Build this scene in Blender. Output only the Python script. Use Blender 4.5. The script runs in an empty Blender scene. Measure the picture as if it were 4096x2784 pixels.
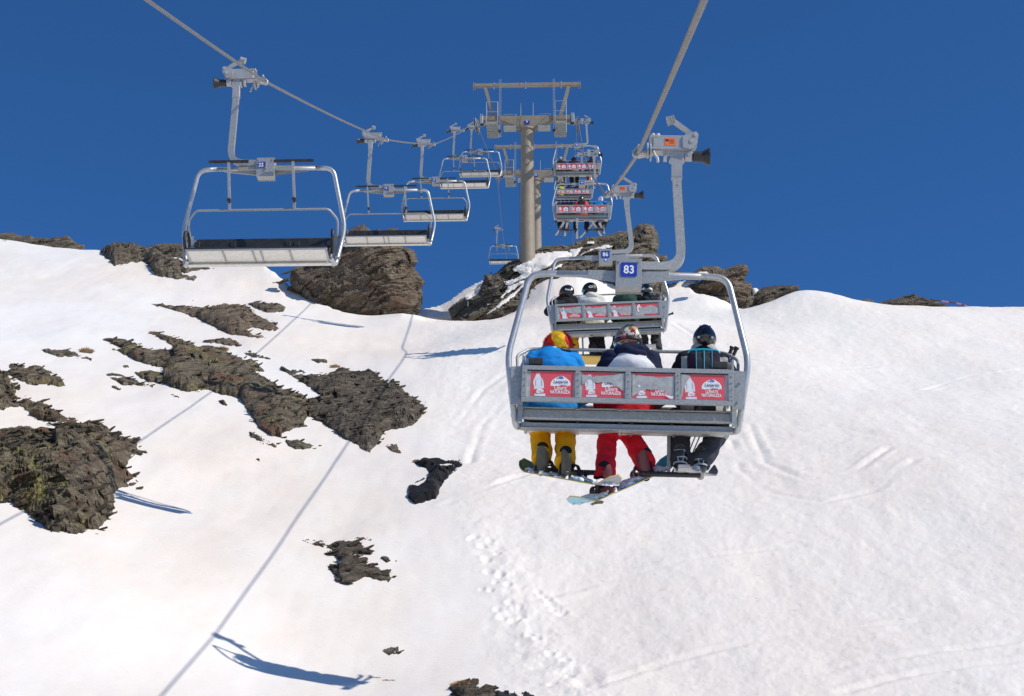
import bpy, math, random
import numpy as np
from mathutils import Vector, Matrix

# ------------------------------------------------------------------ camera, sky, sun
scene = bpy.context.scene
FOC = 7390.0            # focal length in pixels of the 4096 px wide photograph
PITCH = math.radians(22.0)
sP, cP = math.sin(PITCH), math.cos(PITCH)
cam_data = bpy.data.cameras.new('camera')
cam_data.sensor_width = 36.0
cam_data.lens = FOC / 4096 * 36.0
cam_data.clip_start = 0.2
cam_data.clip_end = 3000
cam = bpy.data.objects.new('camera', cam_data)
scene.collection.objects.link(cam)
cam.location = (0, 0, 0)
cam.rotation_euler = (math.radians(90) + PITCH, 0, 0)
scene.camera = cam

# direction in which the sunlight travels (slope frame -> world)
LX, LU, LD = -7.3, -8.2, 0.0
L = Vector((LX, LD * cP - LU * sP, LD * sP + LU * cP)).normalized()
S = -L
SUN_EL = math.asin(S.z)
SUN_AZ = math.atan2(S.x, S.y)
world = bpy.data.worlds.new("World")
scene.world = world
world.use_nodes = True
wn = world.node_tree.nodes
wn.clear()
sky = wn.new('ShaderNodeTexSky')
sky.sky_type = 'NISHITA'
sky.sun_disc = False
sky.sun_elevation = SUN_EL
sky.sun_rotation = SUN_AZ
sky.altitude = 3200
sky.air_density = 1.0
sky.dust_density = 0.0
sky.ozone_density = 10.0
wb = wn.new('ShaderNodeBackground')
wb.inputs['Strength'].default_value = 0.130
sat = wn.new('ShaderNodeHueSaturation')
sat.inputs['Saturation'].default_value = 1.10
wo = wn.new('ShaderNodeOutputWorld')
world.node_tree.links.new(sky.outputs[0], sat.inputs['Color'])
world.node_tree.links.new(sat.outputs[0], wb.inputs[0])
world.node_tree.links.new(wb.outputs[0], wo.inputs[0])

sun_data = bpy.data.lights.new('sun', 'SUN')
sun_data.energy = 4.15
sun_data.angle = math.radians(0.5)
sun_data.color = (1.0, 0.94, 0.84)
sun = bpy.data.objects.new('sun', sun_data)
scene.collection.objects.link(sun)
sun.rotation_euler = L.to_track_quat('-Z', 'Y').to_euler()

scene.view_settings.view_transform = 'Standard'
scene.view_settings.look = 'None'
scene.view_settings.gamma = 1.0
scene.view_settings.use_curve_mapping = False
scene.view_settings.exposure = 0.0

# ------------------------------------------------------------------ frames
def C(x, u, D):
    """slope frame (right, up, along) -> world"""
    return Vector((x, D * cP - u * sP, D * sP + u * cP))
def PX(px, py, D):
    return C((px - 2048) / FOC * D, (1392 - py) / FOC * D, D)
def Cn(A):
    A = np.asarray(A, float)
    return np.stack([A[..., 0], A[..., 2] * cP - A[..., 1] * sP, A[..., 2] * sP + A[..., 1] * cP], -1)

# ------------------------------------------------------------------ helpers
COL = scene.collection
random.seed(5)
def link(o, parent=None):
    COL.objects.link(o)
    if parent is not None:
        o.parent = parent
    return o
def empty(name, mat=None):
    o = bpy.data.objects.new(name, None)
    o.empty_display_size = 0.2
    COL.objects.link(o)
    if mat is not None:
        o.matrix_basis = mat
    return o
def tag(o, label=None, cat=None, group=None, kind=None):
    if label: o['label'] = label
    if cat: o['category'] = cat
    if group: o['group'] = group
    if kind: o['kind'] = kind
    return o
def npmesh(name, V, F, mats, smooth=True, mi=None):
    """V (n,3), F (m,4) or (m,3)"""
    V = np.asarray(V, np.float32); F = np.asarray(F, np.int32)
    me = bpy.data.meshes.new(name)
    me.vertices.add(len(V)); me.vertices.foreach_set('co', V.ravel())
    k = F.shape[1]
    me.loops.add(F.size); me.loops.foreach_set('vertex_index', F.ravel())
    me.polygons.add(len(F))
    me.polygons.foreach_set('loop_start', np.arange(0, F.size, k, dtype=np.int32))
    me.polygons.foreach_set('loop_total', np.full(len(F), k, dtype=np.int32))
    if mi is not None:
        me.polygons.foreach_set('material_index', np.asarray(mi, np.int32))
    me.polygons.foreach_set('use_smooth', np.full(len(F), smooth, dtype=bool))
    me.update(calc_edges=True)
    for m in (mats if isinstance(mats, (list, tuple)) else [mats]):
        me.materials.append(m)
    return me

class MB:
    """mesh builder: collects shapes, becomes ONE mesh"""
    def __init__(s):
        s.v = []; s.f = []; s.m = []; s.sm = []
    def add(s, vs, fs, m=0, smooth=False):
        b = len(s.v)
        s.v += [tuple(v) for v in vs]
        for f in fs:
            s.f.append(tuple(i + b for i in f)); s.m.append(m); s.sm.append(smooth)
        return s
    def box(s, c, size, R=None, m=0, bev=0.0):
        hx, hy, hz = size[0] / 2, size[1] / 2, size[2] / 2
        b = min(bev, hx * .9, hy * .9, hz * .9)
        c = Vector(c)
        if b <= 0:
            vs = [Vector((x, y, z)) for x in (-hx, hx) for y in (-hy, hy) for z in (-hz, hz)]
            fs = [(0, 1, 3, 2), (4, 6, 7, 5), (0, 4, 5, 1), (2, 3, 7, 6), (0, 2, 6, 4), (1, 5, 7, 3)]
        else:
            vs = []; idx = {}
            def V(ax, sx, sy, sz):
                k = (ax, sx, sy, sz)
                if k not in idx:
                    p = [sx * (hx - b), sy * (hy - b), sz * (hz - b)]
                    p[ax] = (sx, sy, sz)[ax] * (hx, hy, hz)[ax]
                    idx[k] = len(vs); vs.append(Vector(p))
                return idx[k]
            fs = []
            for ax in range(3):
                for sg in (-1, 1):
                    q = []
                    for a_, b_ in ((-1, -1), (1, -1), (1, 1), (-1, 1)):
                        t = [0, 0, 0]; t[ax] = sg; t[(ax + 1) % 3] = a_; t[(ax + 2) % 3] = b_
                        q.append(V(ax, *t))
                    fs.append(tuple(q) if sg > 0 else tuple(reversed(q)))
            for ax in range(3):
                a1, a2 = (ax + 1) % 3, (ax + 2) % 3
                for s1 in (-1, 1):
                    for s2 in (-1, 1):
                        q = []
                        for sx in (-1, 1):
                            t = [0, 0, 0]; t[ax] = sx; t[a1] = s1; t[a2] = s2
                            q.append((V(a1, *t), V(a2, *t)))
                        f = (q[0][0], q[1][0], q[1][1], q[0][1])
                        fs.append(f if s1 * s2 < 0 else tuple(reversed(f)))
            for sx in (-1, 1):
                for sy in (-1, 1):
                    for sz in (-1, 1):
                        f = (V(0, sx, sy, sz), V(1, sx, sy, sz), V(2, sx, sy, sz))
                        fs.append(f if sx * sy * sz > 0 else tuple(reversed(f)))
        if R is not None:
            vs = [R @ v for v in vs]
        return s.add([v + c for v in vs], fs, m)
    def cyl(s, p0, p1, r0, r1=None, n=14, m=0, caps=True, smooth=True):
        r1 = r0 if r1 is None else r1
        p0, p1 = Vector(p0), Vector(p1)
        d = (p1 - p0).normalized()
        a = d.orthogonal().normalized(); b = d.cross(a)
        vs = []
        for p, r in ((p0, r0), (p1, r1)):
            for i in range(n):
                t = 2 * math.pi * i / n
                vs.append(p + (a * math.cos(t) + b * math.sin(t)) * r)
        s.add(vs, [(i, (i + 1) % n, n + (i + 1) % n, n + i) for i in range(n)], m, smooth)
        if caps:
            s.add(vs[:n], [tuple(reversed(range(n)))], m); s.add(vs[n:], [tuple(range(n))], m)
        return s
    def tube(s, pts, r, n=12, m=0, square=None, caps=True):
        """swept tube; square=(w,h) gives a rectangular section, its w side along the path's own plane normal"""
        pts = [Vector(p) for p in pts]
        N = len(pts); tg = []
        for i in range(N):
            a = pts[max(i - 1, 0)]; b = pts[min(i + 1, N - 1)]
            tg.append((b - a).normalized())
        up = Vector((0, 1, 0)) if abs(tg[0].y) < .9 else Vector((1, 0, 0))
        vs = []; rr = r if isinstance(r, (list, tuple)) else [r] * N
        nrm = (up - tg[0] * up.dot(tg[0])).normalized()
        k = 4 if square else n
        for i in range(N):
            nrm = (nrm - tg[i] * nrm.dot(tg[i])).normalized()
            bn = tg[i].cross(nrm)
            sc = 1.0
            if 0 < i < N - 1:
                ca = (pts[i] - pts[i - 1]).normalized().dot(tg[i]); sc = 1 / max(.6, ca)
            if square:
                w, h = square
                for a_, b_ in ((-1, -1), (1, -1), (1, 1), (-1, 1)):
                    vs.append(pts[i] + nrm * a_ * w / 2 + bn * b_ * h / 2 * sc)
            else:
                for j in range(n):
                    t = 2 * math.pi * j / n
                    vs.append(pts[i] + (nrm * math.cos(t) + bn * math.sin(t)) * rr[i])
        fs = []
        for i in range(N - 1):
            for j in range(k):
                fs.append((i * k + j, i * k + (j + 1) % k, (i + 1) * k + (j + 1) % k, (i + 1) * k + j))
        s.add(vs, fs, m, not square)
        if caps:
            s.add(vs[:k], [tuple(reversed(range(k)))], m); s.add(vs[-k:], [tuple(range(k))], m)
        return s
    def plate(s, poly, o, ux, uy, th, m=0):
        """flat polygon (2D, any shape) of thickness th; o origin, ux/uy axes"""
        ux, uy, o = Vector(ux), Vector(uy), Vector(o)
        nz = ux.cross(uy).normalized()
        n = len(poly)
        a = sum(poly[i][0] * poly[(i + 1) % n][1] - poly[(i + 1) % n][0] * poly[i][1] for i in range(n))
        if a < 0: poly = poly[::-1]
        top = [o + ux * p[0] + uy * p[1] + nz * th for p in poly]
        bot = [o + ux * p[0] + uy * p[1] for p in poly]
        s.add(top, [tuple(range(n))], m)
        if th > 0:
            s.add(bot, [tuple(reversed(range(n)))], m)
            s.add(bot + top, [(i, (i + 1) % n, n + (i + 1) % n, n + i) for i in range(n)], m)
        return s
    def mesh(s, name, mats):
        me = bpy.data.meshes.new(name)
        me.from_pydata(s.v, [], s.f)
        for m in (mats if isinstance(mats, (list, tuple)) else [mats]):
            me.materials.append(m)
        me.polygons.foreach_set('material_index', s.m)
        me.polygons.foreach_set('use_smooth', s.sm)
        me.update()
        return me
    def obj(s, name, mats, parent=None, label=None):
        o = bpy.data.objects.new(name, s.mesh(name, mats))
        link(o, parent)
        if label: o['label'] = label
        return o

def arc(pts, r, n=6):
    """round the corners of a polyline"""
    pts = [Vector(p) for p in pts]; out = [pts[0]]
    rs = r if isinstance(r, (list, tuple)) else [r] * len(pts)
    for i in range(1, len(pts) - 1):
        a, b, c = pts[i - 1], pts[i], pts[i + 1]
        la, lc = (a - b).length, (c - b).length
        t = min(rs[i], la * .49, lc * .49)
        p0 = b + (a - b).normalized() * t; p1 = b + (c - b).normalized() * t
        for k in range(n + 1):
            q = k / n
            out.append(p0 * (1 - q) ** 2 + b * 2 * q * (1 - q) + p1 * q * q)
    out.append(pts[-1])
    return out

# ------------------------------------------------------------------ noise (numpy)
def _h(ix, iy, iz, seed):
    n = (ix.astype(np.int64) * 374761393 + iy.astype(np.int64) * 668265263 + iz.astype(np.int64) * 2147483647 + seed * 974634777) & 0xFFFFFFFF
    n = ((n ^ (n >> 13)) * 1274126177) & 0xFFFFFFFF
    n = ((n ^ (n >> 16)) * 2246822519) & 0xFFFFFFFF
    return ((n ^ (n >> 15)) & 0xFFFF) / 32767.5 - 1.0
def vn(P, seed=0):
    P = np.asarray(P, float)
    i = np.floor(P); f = P - i; u = f * f * f * (f * (f * 6 - 15) + 10)
    x, y, z = i[..., 0], i[..., 1], i[..., 2]
    r = 0
    for dx in (0, 1):
        wx = u[..., 0] if dx else 1 - u[..., 0]
        for dy in (0, 1):
            wy = u[..., 1] if dy else 1 - u[..., 1]
            for dz in (0, 1):
                wz = u[..., 2] if dz else 1 - u[..., 2]
                r = r + _h(x + dx, y + dy, z + dz, seed) * wx * wy * wz
    return r
def fbm(P, o=4, seed=0, g=.5):
    P = np.asarray(P, float); r = 0; a = 1; t = 0
    for k in range(o):
        r = r + a * vn(P * 2 ** k + 17.3 * k, seed + k); t += a; a *= g
    return r / t

# ------------------------------------------------------------------ materials
def nmat(name, col, rough=.6, metal=0., col2=None, scale=6., detail=4., bump=0., bscale=30., spec=.5, coat=0., lo=.35, hi=.65, stretch=None, coord='Object', bdist=.02):
    m = bpy.data.materials.new(name); m.use_nodes = True
    nt = m.node_tree; N = nt.nodes; Lk = nt.links
    b = N['Principled BSDF']
    b.inputs['Base Color'].default_value = (*col, 1)
    b.inputs['Roughness'].default_value = rough
    b.inputs['Metallic'].default_value = metal
    b.inputs['Specular IOR Level'].default_value = spec
    if coat: b.inputs['Coat Weight'].default_value = coat
    tc = N.new('ShaderNodeTexCoord'); mp = N.new('ShaderNodeMapping')
    if stretch: mp.inputs['Scale'].default_value = stretch
    Lk.new(tc.outputs[coord], mp.inputs[0])
    if col2 is not None:
        no = N.new('ShaderNodeTexNoise'); no.inputs['Scale'].default_value = scale; no.inputs['Detail'].default_value = detail
        no.inputs['Roughness'].default_value = .6
        Lk.new(mp.outputs[0], no.inputs['Vector'])
        r = N.new('ShaderNodeValToRGB'); r.color_ramp.elements[0].position = lo; r.color_ramp.elements[1].position = hi
        r.color_ramp.elements[0].color = (*col, 1); r.color_ramp.elements[1].color = (*col2, 1)
        Lk.new(no.outputs['Fac'], r.inputs[0]); Lk.new(r.outputs[0], b.inputs['Base Color'])
    if bump:
        nb = N.new('ShaderNodeTexNoise'); nb.inputs['Scale'].default_value = bscale; nb.inputs['Detail'].default_value = 5
        Lk.new(mp.outputs[0], nb.inputs['Vector'])
        bp = N.new('ShaderNodeBump'); bp.inputs['Strength'].default_value = bump; bp.inputs['Distance'].default_value = bdist
        Lk.new(nb.outputs['Fac'], bp.inputs['Height']); Lk.new(bp.outputs[0], b.inputs['Normal'])
    return m

M = {}
M['galv'] = nmat('galvanised_steel', (.31, .32, .315), .48, .3, (.41, .42, .415), 45, 3, .1, 120, bdist=.003)
M['galv_old'] = nmat('weathered_zinc_sheet', (.30, .31, .305), .6, .2, (.52, .525, .515), 14, 6, .2, 90, bdist=.004, lo=.3, hi=.7)
M['tube'] = nmat('bare_steel_tube', (.42, .43, .43), .36, .5, (.52, .53, .53), 18, 4)
M['alu'] = nmat('cast_aluminium', (.35, .35, .35), .45, .3, (.43, .43, .43), 5, 3)
M['pale'] = nmat('pale_seat_underside', (.62, .62, .58), .6, .1, (.74, .73, .69), 20, 5)
M['rubber'] = nmat('black_rubber', (.012, .012, .014), .55, 0, (.03, .03, .033), 15)
M['damper'] = nmat('black_damper_tube', (.016, .017, .018), .5, 0, (.035, .035, .035), 25)
M['rope'] = nmat('wire_rope', (.13, .13, .127), .55, .2, (.20, .20, .194), 30, 2, .35, 40, stretch=(1, 1, 1), bdist=.006)
M['blue'] = nmat('blue_sign_enamel', (.018, .045, .36), .35, 0, (.022, .055, .40), 10)
M['white'] = nmat('white_print', (.82, .82, .82), .5, 0, (.78, .78, .78), 30)
M['navy'] = nmat('navy_print', (.03, .04, .13), .5)
M['purple'] = nmat('purple_print', (.12, .10, .36), .5, 0, (.30, .28, .55), 60)
M['red'] = nmat('red_poster_print', (.74, .085, .105), .5, 0, (.68, .09, .11), 12)
M['bottle'] = nmat('bottle_print', (.66, .67, .70), .4, 0, (.80, .81, .83), 25)
M['orange'] = nmat('orange_sticker', (.85, .16, .03), .5, 0, (.8, .2, .05), 40)
M['green_st'] = nmat('green_sticker', (.02, .14, .07), .5)
M['tower'] = nmat('beige_painted_steel', (.25, .205, .15), .6, 0, (.30, .25, .185), 3, 5)
M['grate'] = nmat('galvanised_grating', (.30, .33, .33), .5, .4, (.44, .47, .47), 20, 4)
M['snow_lump'] = nmat('packed_snow', (.78, .79, .80), .7, 0, (.88, .88, .88), 30, 4, .6, 60, bdist=.01)

def snow_material():
    m = bpy.data.materials.new('spring_snow'); m.use_nodes = True
    nt = m.node_tree; N = nt.nodes; K = nt.links
    b = N['Principled BSDF']; b.inputs['Roughness'].default_value = .65; b.inputs['Specular IOR Level'].default_value = .25
    geo = N.new('ShaderNodeTexCoord')
    at = N.new('ShaderNodeAttribute'); at.attribute_name = 'piste'
    def noise(scale, det, st=(1, 1, 1), ro=.6, rot=(0, 0, 0)):
        mp = N.new('ShaderNodeMapping'); mp.inputs['Scale'].default_value = st; mp.inputs['Rotation'].default_value = rot
        K.new(geo.outputs['Object'], mp.inputs[0])
        n = N.new('ShaderNodeTexNoise'); n.inputs['Scale'].default_value = scale; n.inputs['Detail'].default_value = det; n.inputs['Roughness'].default_value = ro
        K.new(mp.outputs[0], n.inputs['Vector']); return n.outputs['Fac']
    def ramp(src, a, b_, ca, cb):
        r = N.new('ShaderNodeValToRGB'); r.color_ramp.elements[0].position = a; r.color_ramp.elements[1].position = b_
        r.color_ramp.elements[0].color = (*ca, 1); r.color_ramp.elements[1].color = (*cb, 1)
        K.new(src, r.inputs[0]); return r.outputs[0]
    def mix(f, a, b_, mode='MIX'):
        x = N.new('ShaderNodeMix'); x.data_type = 'RGBA'; x.blend_type = mode
        if isinstance(f, float): x.inputs[0].default_value = f
        else: K.new(f, x.inputs[0])
        K.new(a, x.inputs[6]); K.new(b_, x.inputs[7]); return x.outputs[2]
    big = ramp(noise(.12, 5, (1, .45, .45)), .34, .60, (.85, .835, .81), (.85, .78, .70))
    mid = ramp(noise(.6, 6, (1, .3, 1), .7, (0, 0, .5)), .3, .75, (1, 1, 1), (.935, .90, .865))
    left = mix(1.0, big, mid, 'MULTIPLY')
    bigr = ramp(noise(.10, 6, (1, .4, .4), .65), .38, .60, (.88, .845, .79), (.86, .79, .71))
    spk = ramp(noise(5.0, 6, (1, .45, .45), .8), .33, .42, (.83, .80, .77), (1, 1, 1))
    stk = ramp(noise(1.3, 6, (5, 1.0, 1.0), .7, (0, 0, math.radians(62))), .35, .62, (.96, .95, .94), (1, 1, 1))
    right = mix(1.0, mix(1.0, bigr, spk, 'MULTIPLY'), stk, 'MULTIPLY')
    K.new(mix(at.outputs['Fac'], left, right), b.inputs['Base Color'])
    # relief
    n1 = noise(5.0, 9, (.4, .9, .9), .75, (0, 0, -.25)); n2 = noise(7.0, 6, (1, .5, .5), .7)
    mx = N.new('ShaderNodeMix'); K.new(at.outputs['Fac'], mx.inputs[0]); K.new(n1, mx.inputs[2]); K.new(n2, mx.inputs[3])
    ml = N.new('ShaderNodeMath'); ml.operation = 'MULTIPLY_ADD'; K.new(at.outputs['Fac'], ml.inputs[0]); ml.inputs[1].default_value = -.20; ml.inputs[2].default_value = .34
    bp = N.new('ShaderNodeBump'); bp.inputs['Distance'].default_value = .10
    K.new(ml.outputs[0], bp.inputs['Strength']); K.new(mx.outputs[0], bp.inputs['Height']); K.new(bp.outputs[0], b.inputs['Normal'])
    return m
M['snow'] = snow_material()

def rock_material(name, dark, midc, light, lichen=0., red=0., wet=False):
    m = bpy.data.materials.new(name); m.use_nodes = True
    nt = m.node_tree; N = nt.nodes; K = nt.links
    b = N['Principled BSDF']; b.inputs['Roughness'].default_value = .5 if wet else .85
    b.inputs['Specular IOR Level'].default_value = .3 if wet else .25
    geo = N.new('ShaderNodeTexCoord')
    def noise(scale, det, st=(1, 1, 1), rot=(0, 0, 0), ro=.6):
        mp = N.new('ShaderNodeMapping'); mp.vector_type = 'TEXTURE'; mp.inputs['Scale'].default_value = st; mp.inputs['Rotation'].default_value = rot
        K.new(geo.outputs['Object'], mp.inputs[0])
        n = N.new('ShaderNodeTexNoise'); n.inputs['Scale'].default_value = scale; n.inputs['Detail'].default_value = det; n.inputs['Roughness'].default_value = ro
        K.new(mp.outputs[0], n.inputs['Vector']); return n.outputs['Fac']
    rot = (0, math.radians(-22), 0)
    lay = noise(4.0, 8, (3.2, 2.0, .5), rot, .72)
    r = N.new('ShaderNodeValToRGB'); e = r.color_ramp.elements
    e[0].position = .30; e[0].color = (*dark, 1); e[1].position = .72; e[1].color = (*light, 1)
    k = e.new(.5); k.color = (*midc, 1)
    K.new(lay, r.inputs[0]); col = r.outputs[0]
    def over(fsrc, a, b_, c, col):
        q = N.new('ShaderNodeMapRange'); q.inputs[1].default_value = a; q.inputs[2].default_value = b_
        K.new(fsrc, q.inputs[0])
        x = N.new('ShaderNodeMix'); x.data_type = 'RGBA'; K.new(q.outputs[0], x.inputs[0]); K.new(col, x.inputs[6]); x.inputs[7].default_value = (*c, 1)
        return x.outputs[2]
    if red: col = over(noise(.7, 5), .62 - red, .74 - red, (.19, .115, .075), col)
    if lichen:
        mm = N.new('ShaderNodeMath'); mm.operation = 'MULTIPLY'
        K.new(noise(.55, 3), mm.inputs[0]); K.new(noise(9, 5), mm.inputs[1])
        col = over(mm.outputs[0], .32 - lichen * .08, .40 - lichen * .08, (.33, .31, .10), col)
    fine = noise(28, 4)
    q = N.new('ShaderNodeValToRGB'); q.color_ramp.elements[0].position = .3; q.color_ramp.elements[1].position = .7
    q.color_ramp.elements[0].color = (.62, .62, .62, 1); q.color_ramp.elements[1].color = (1.25, 1.25, 1.25, 1); K.new(fine, q.inputs[0])
    x = N.new('ShaderNodeMix'); x.data_type = 'RGBA'; x.blend_type = 'MULTIPLY'; x.inputs[0].default_value = 1.
    K.new(col, x.inputs[6]); K.new(q.outputs[0], x.inputs[7]); K.new(x.outputs[2], b.inputs['Base Color'])
    bp = N.new('ShaderNodeBump'); bp.inputs['Strength'].default_value = 1.0; bp.inputs['Distance'].default_value = .11
    ad = N.new('ShaderNodeMath'); ad.operation = 'ADD'; K.new(noise(9, 8, (3., 2., .4), rot, .7), ad.inputs[0]); K.new(noise(14, 6), ad.inputs[1])
    K.new(ad.outputs[0], bp.inputs['Height']); K.new(bp.outputs[0], b.inputs['Normal'])
    return m
M['schist'] = rock_material('grey_brown_schist', (.035, .029, .022), (.165, .135, .097), (.40, .34, .255), lichen=.0)
M['schist_lichen'] = rock_material('lichened_schist', (.035, .029, .021), (.165, .135, .093), (.39, .335, .235), lichen=.16, red=.10)
M['schist_brown'] = rock_material('brown_schist', (.04, .030, .023), (.19, .145, .103), (.40, .325, .235), red=.05)
M['schist_dark'] = rock_material('dark_schist', (.028, .023, .018), (.125, .102, .076), (.33, .28, .21))
M['wet'] = rock_material('wet_black_rock', (.004, .004, .004), (.011, .010, .010), (.035, .03, .027), wet=True)
M['grass'] = nmat('dry_straw', (.30, .17, .07), .8, 0, (.45, .30, .14), 12)
M['twig'] = nmat('dry_brown_plant', (.12, .05, .025), .9, 0, (.22, .11, .05), 20)
# ------------------------------------------------------------------ ropes (slope-frame samples: x, u, D)
def P3(px, py, D): return ((px - 2048) / FOC * D, (1392 - py) / FOC * D, D)
R_ANCH = [P3(2553, 612, 17.5), P3(2425, 781, 34.5), P3(2336, 618, 71.1), P3(2313, 490, 87.2)]
ROPE_R = [(-1.2, 2.9, -60), (-.4, 2.0, -30), (.62, 1.62, 0), (.92, 1.667, 8.85)] + R_ANCH + [(3.24, 11.13, 91), (3.68, 11.25, 107.6), (4.06, 11.45, 119), (5.2, 7.2, 160), (6.3, 1.5, 200)]
L_ANCH = [P3(1055, 323, 25.9), P3(1545, 558, 45.0), P3(1735, 577, 61.7), P3(1852, 522, 81.3), P3(1915, 513, 96.6), P3(2009, 918, 139)]
ROPE_L = [(-5.4, 2.4, -60), (-4.7, 2.6, -30), (-4.1, 2.85, 0), (-3.62, 3.45, 18.3)] + L_ANCH[:4] + [(-1.80, 11.15, 90.6)] + [L_ANCH[4]] + [(-.99, 11.5, 120)] + [L_ANCH[5]] + [(.6, 2.0, 200)]
def rope_at(R, D):
    A = np.array(R)
    return np.stack([np.interp(D, A[:, 2], A[:, 0]), np.interp(D, A[:, 2], A[:, 1]), D], -1)

# ------------------------------------------------------------------ terrain height in the slope frame: u = G(x, D)
ctrl = []
SH = np.array([LX, LU, LD])
for D in (30, 34.5, 42, 50, 58, 66, 75): ctrl.append(tuple(rope_at(ROPE_R, np.array(float(D))) + SH))
for D in (40, 47, 54, 62, 70, 78): ctrl.append(tuple(rope_at(ROPE_L, np.array(float(D))) + SH))
for px, py, D in [(2048, 2784, 32.5), (4096, 2784, 31), (3000, 2784, 32), (0, 2784, 28), (2048, 2000, 47.5), (1850, 1383, 71.5), (3000, 1750, 55), (4096, 1900, 47), (4096, 1225, 86), (3190, 1165, 85), (3700, 1222, 86),
                  (3400, 1200, 85), (3600, 1500, 66), (2700, 1300, 75), (2400, 1250, 77), (2048, 1352, 72.5), (2360, 1105, 87.5), (2240, 1112, 87), (2450, 1185, 86.3), (2560, 1205, 86.3), (2650, 1205, 86.3), (2760, 1190, 86.5), (2870, 1192, 86.5), (2960, 1236, 86), (3080, 1236, 86), (3000, 1290, 80),
                  (2040, 1250, 85), (1960, 1275, 86), (1850, 1276, 86), (2110, 1212, 86), (2170, 1150, 86.5), (1790, 1284, 84), (1700, 1290, 84), (1630, 1252, 84), (1590, 1262, 84), (1520, 1272, 84), (1400, 1258, 84), (1225, 1236, 84), (1150, 1140, 88), (1100, 1066, 90), (1000, 1056, 91),
                  (0, 958, 97), (250, 985, 97), (500, 1005, 95), (760, 1050, 92), (0, 1300, 70), (0, 1900, 42.5), (0, 1600, 53)]:
    ctrl.append(P3(px, py, D))
ctrl += [(-3.3, -6.02, 34.5), (-7.3, -4.68, 34.5), (-8.0, -3.82, 45), (0, -8.0, 5), (12, -8.0, 5), (-14, -7.0, 8), (0, -10, -40), (30, -9, -40), (-30, -8, -40), (40, .5, 86), (40, -5, 30), (-40, -1, 30), (-45, 7, 97)]
ctrl = np.array(ctrl, float)
_P = ctrl[:, [0, 2]] / 20.; _n = len(_P)
def _phi(r2): return np.where(r2 > 1e-12, r2 * np.log(r2 + 1e-20) * .5, 0.)
_A = np.zeros((_n + 3, _n + 3)); _A[:_n, :_n] = _phi(((_P[:, None] - _P[None]) ** 2).sum(-1)) + np.eye(_n) * 2e-4
_A[:_n, _n] = 1; _A[:_n, _n + 1:] = _P; _A[_n, :_n] = 1; _A[_n + 1:, :_n] = _P.T
_w = np.linalg.solve(_A, np.concatenate([ctrl[:, 1], [0, 0, 0]]))
GX = np.arange(-70, 70.01, .5); GD = np.arange(-60, 201, .5)
_gx, _gd = np.meshgrid(GX, GD)
_q = np.stack([_gx, _gd], -1).reshape(-1, 2) / 20.
_H = np.zeros(len(_q))
for i in range(_n):
    _H += _w[i] * _phi(((_q - _P[i]) ** 2).sum(-1))
_H += _w[_n] + _q @ _w[_n + 1:]
_H = _H.reshape(_gx.shape)
RU = [-.6, -.28, -.21, -.14, -.115, -.09, .1, .13, .3, .6]; RD = [98, 97.5, 95, 91, 87, 84.5, 87, 86, 86.5, 88]
def ridge_D(x, D): return np.interp(x / np.maximum(D, 60), RU, RD)
_u = np.where((_gx / np.maximum(_gd, 60) > .0) & (_gx / np.maximum(_gd, 60) < .10), 1.5, 0)
_ex = np.maximum(_gd - ridge_D(_gx, _gd) - _u, 0)
# beyond the ridge the mountain falls away
_q3 = np.stack([_gx, _gd * .55, _gx * 0], -1)
_H = _H + fbm(_q3 * .22, 3, 1) * .16 * np.clip((110 - _gd) / 20, 0, 1) * np.clip((_gd - 5) / 10, 0, 1)
_H = np.where(_ex > 0, np.minimum(_H, 60) - .35 * _ex ** 1.25 - .14 * _ex, _H)
def G0(x, D):
    fx = np.clip((x - GX[0]) / .5, 0, len(GX) - 1.001); fd = np.clip((D - GD[0]) / .5, 0, len(GD) - 1.001)
    ix = fx.astype(int); idd = fd.astype(int); a = fx - ix; b = fd - idd
    return (_H[idd, ix] * (1 - a) * (1 - b) + _H[idd, ix + 1] * a * (1 - b) + _H[idd + 1, ix] * (1 - a) * b + _H[idd + 1, ix + 1] * a * b)
def piste(x, D):
    xb = np.interp(D, [20, 28, 43, 55, 68, 84], [.5, .2, -1.0, -2.2, -3.4, -4.4]) + .5 * fbm(np.stack([x * .3, D * .2, x * 0], -1), 2, 9)
    t = np.clip((x - xb) / 1.6 + .5, 0, 1)
    return t * t * (3 - 2 * t)
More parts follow.
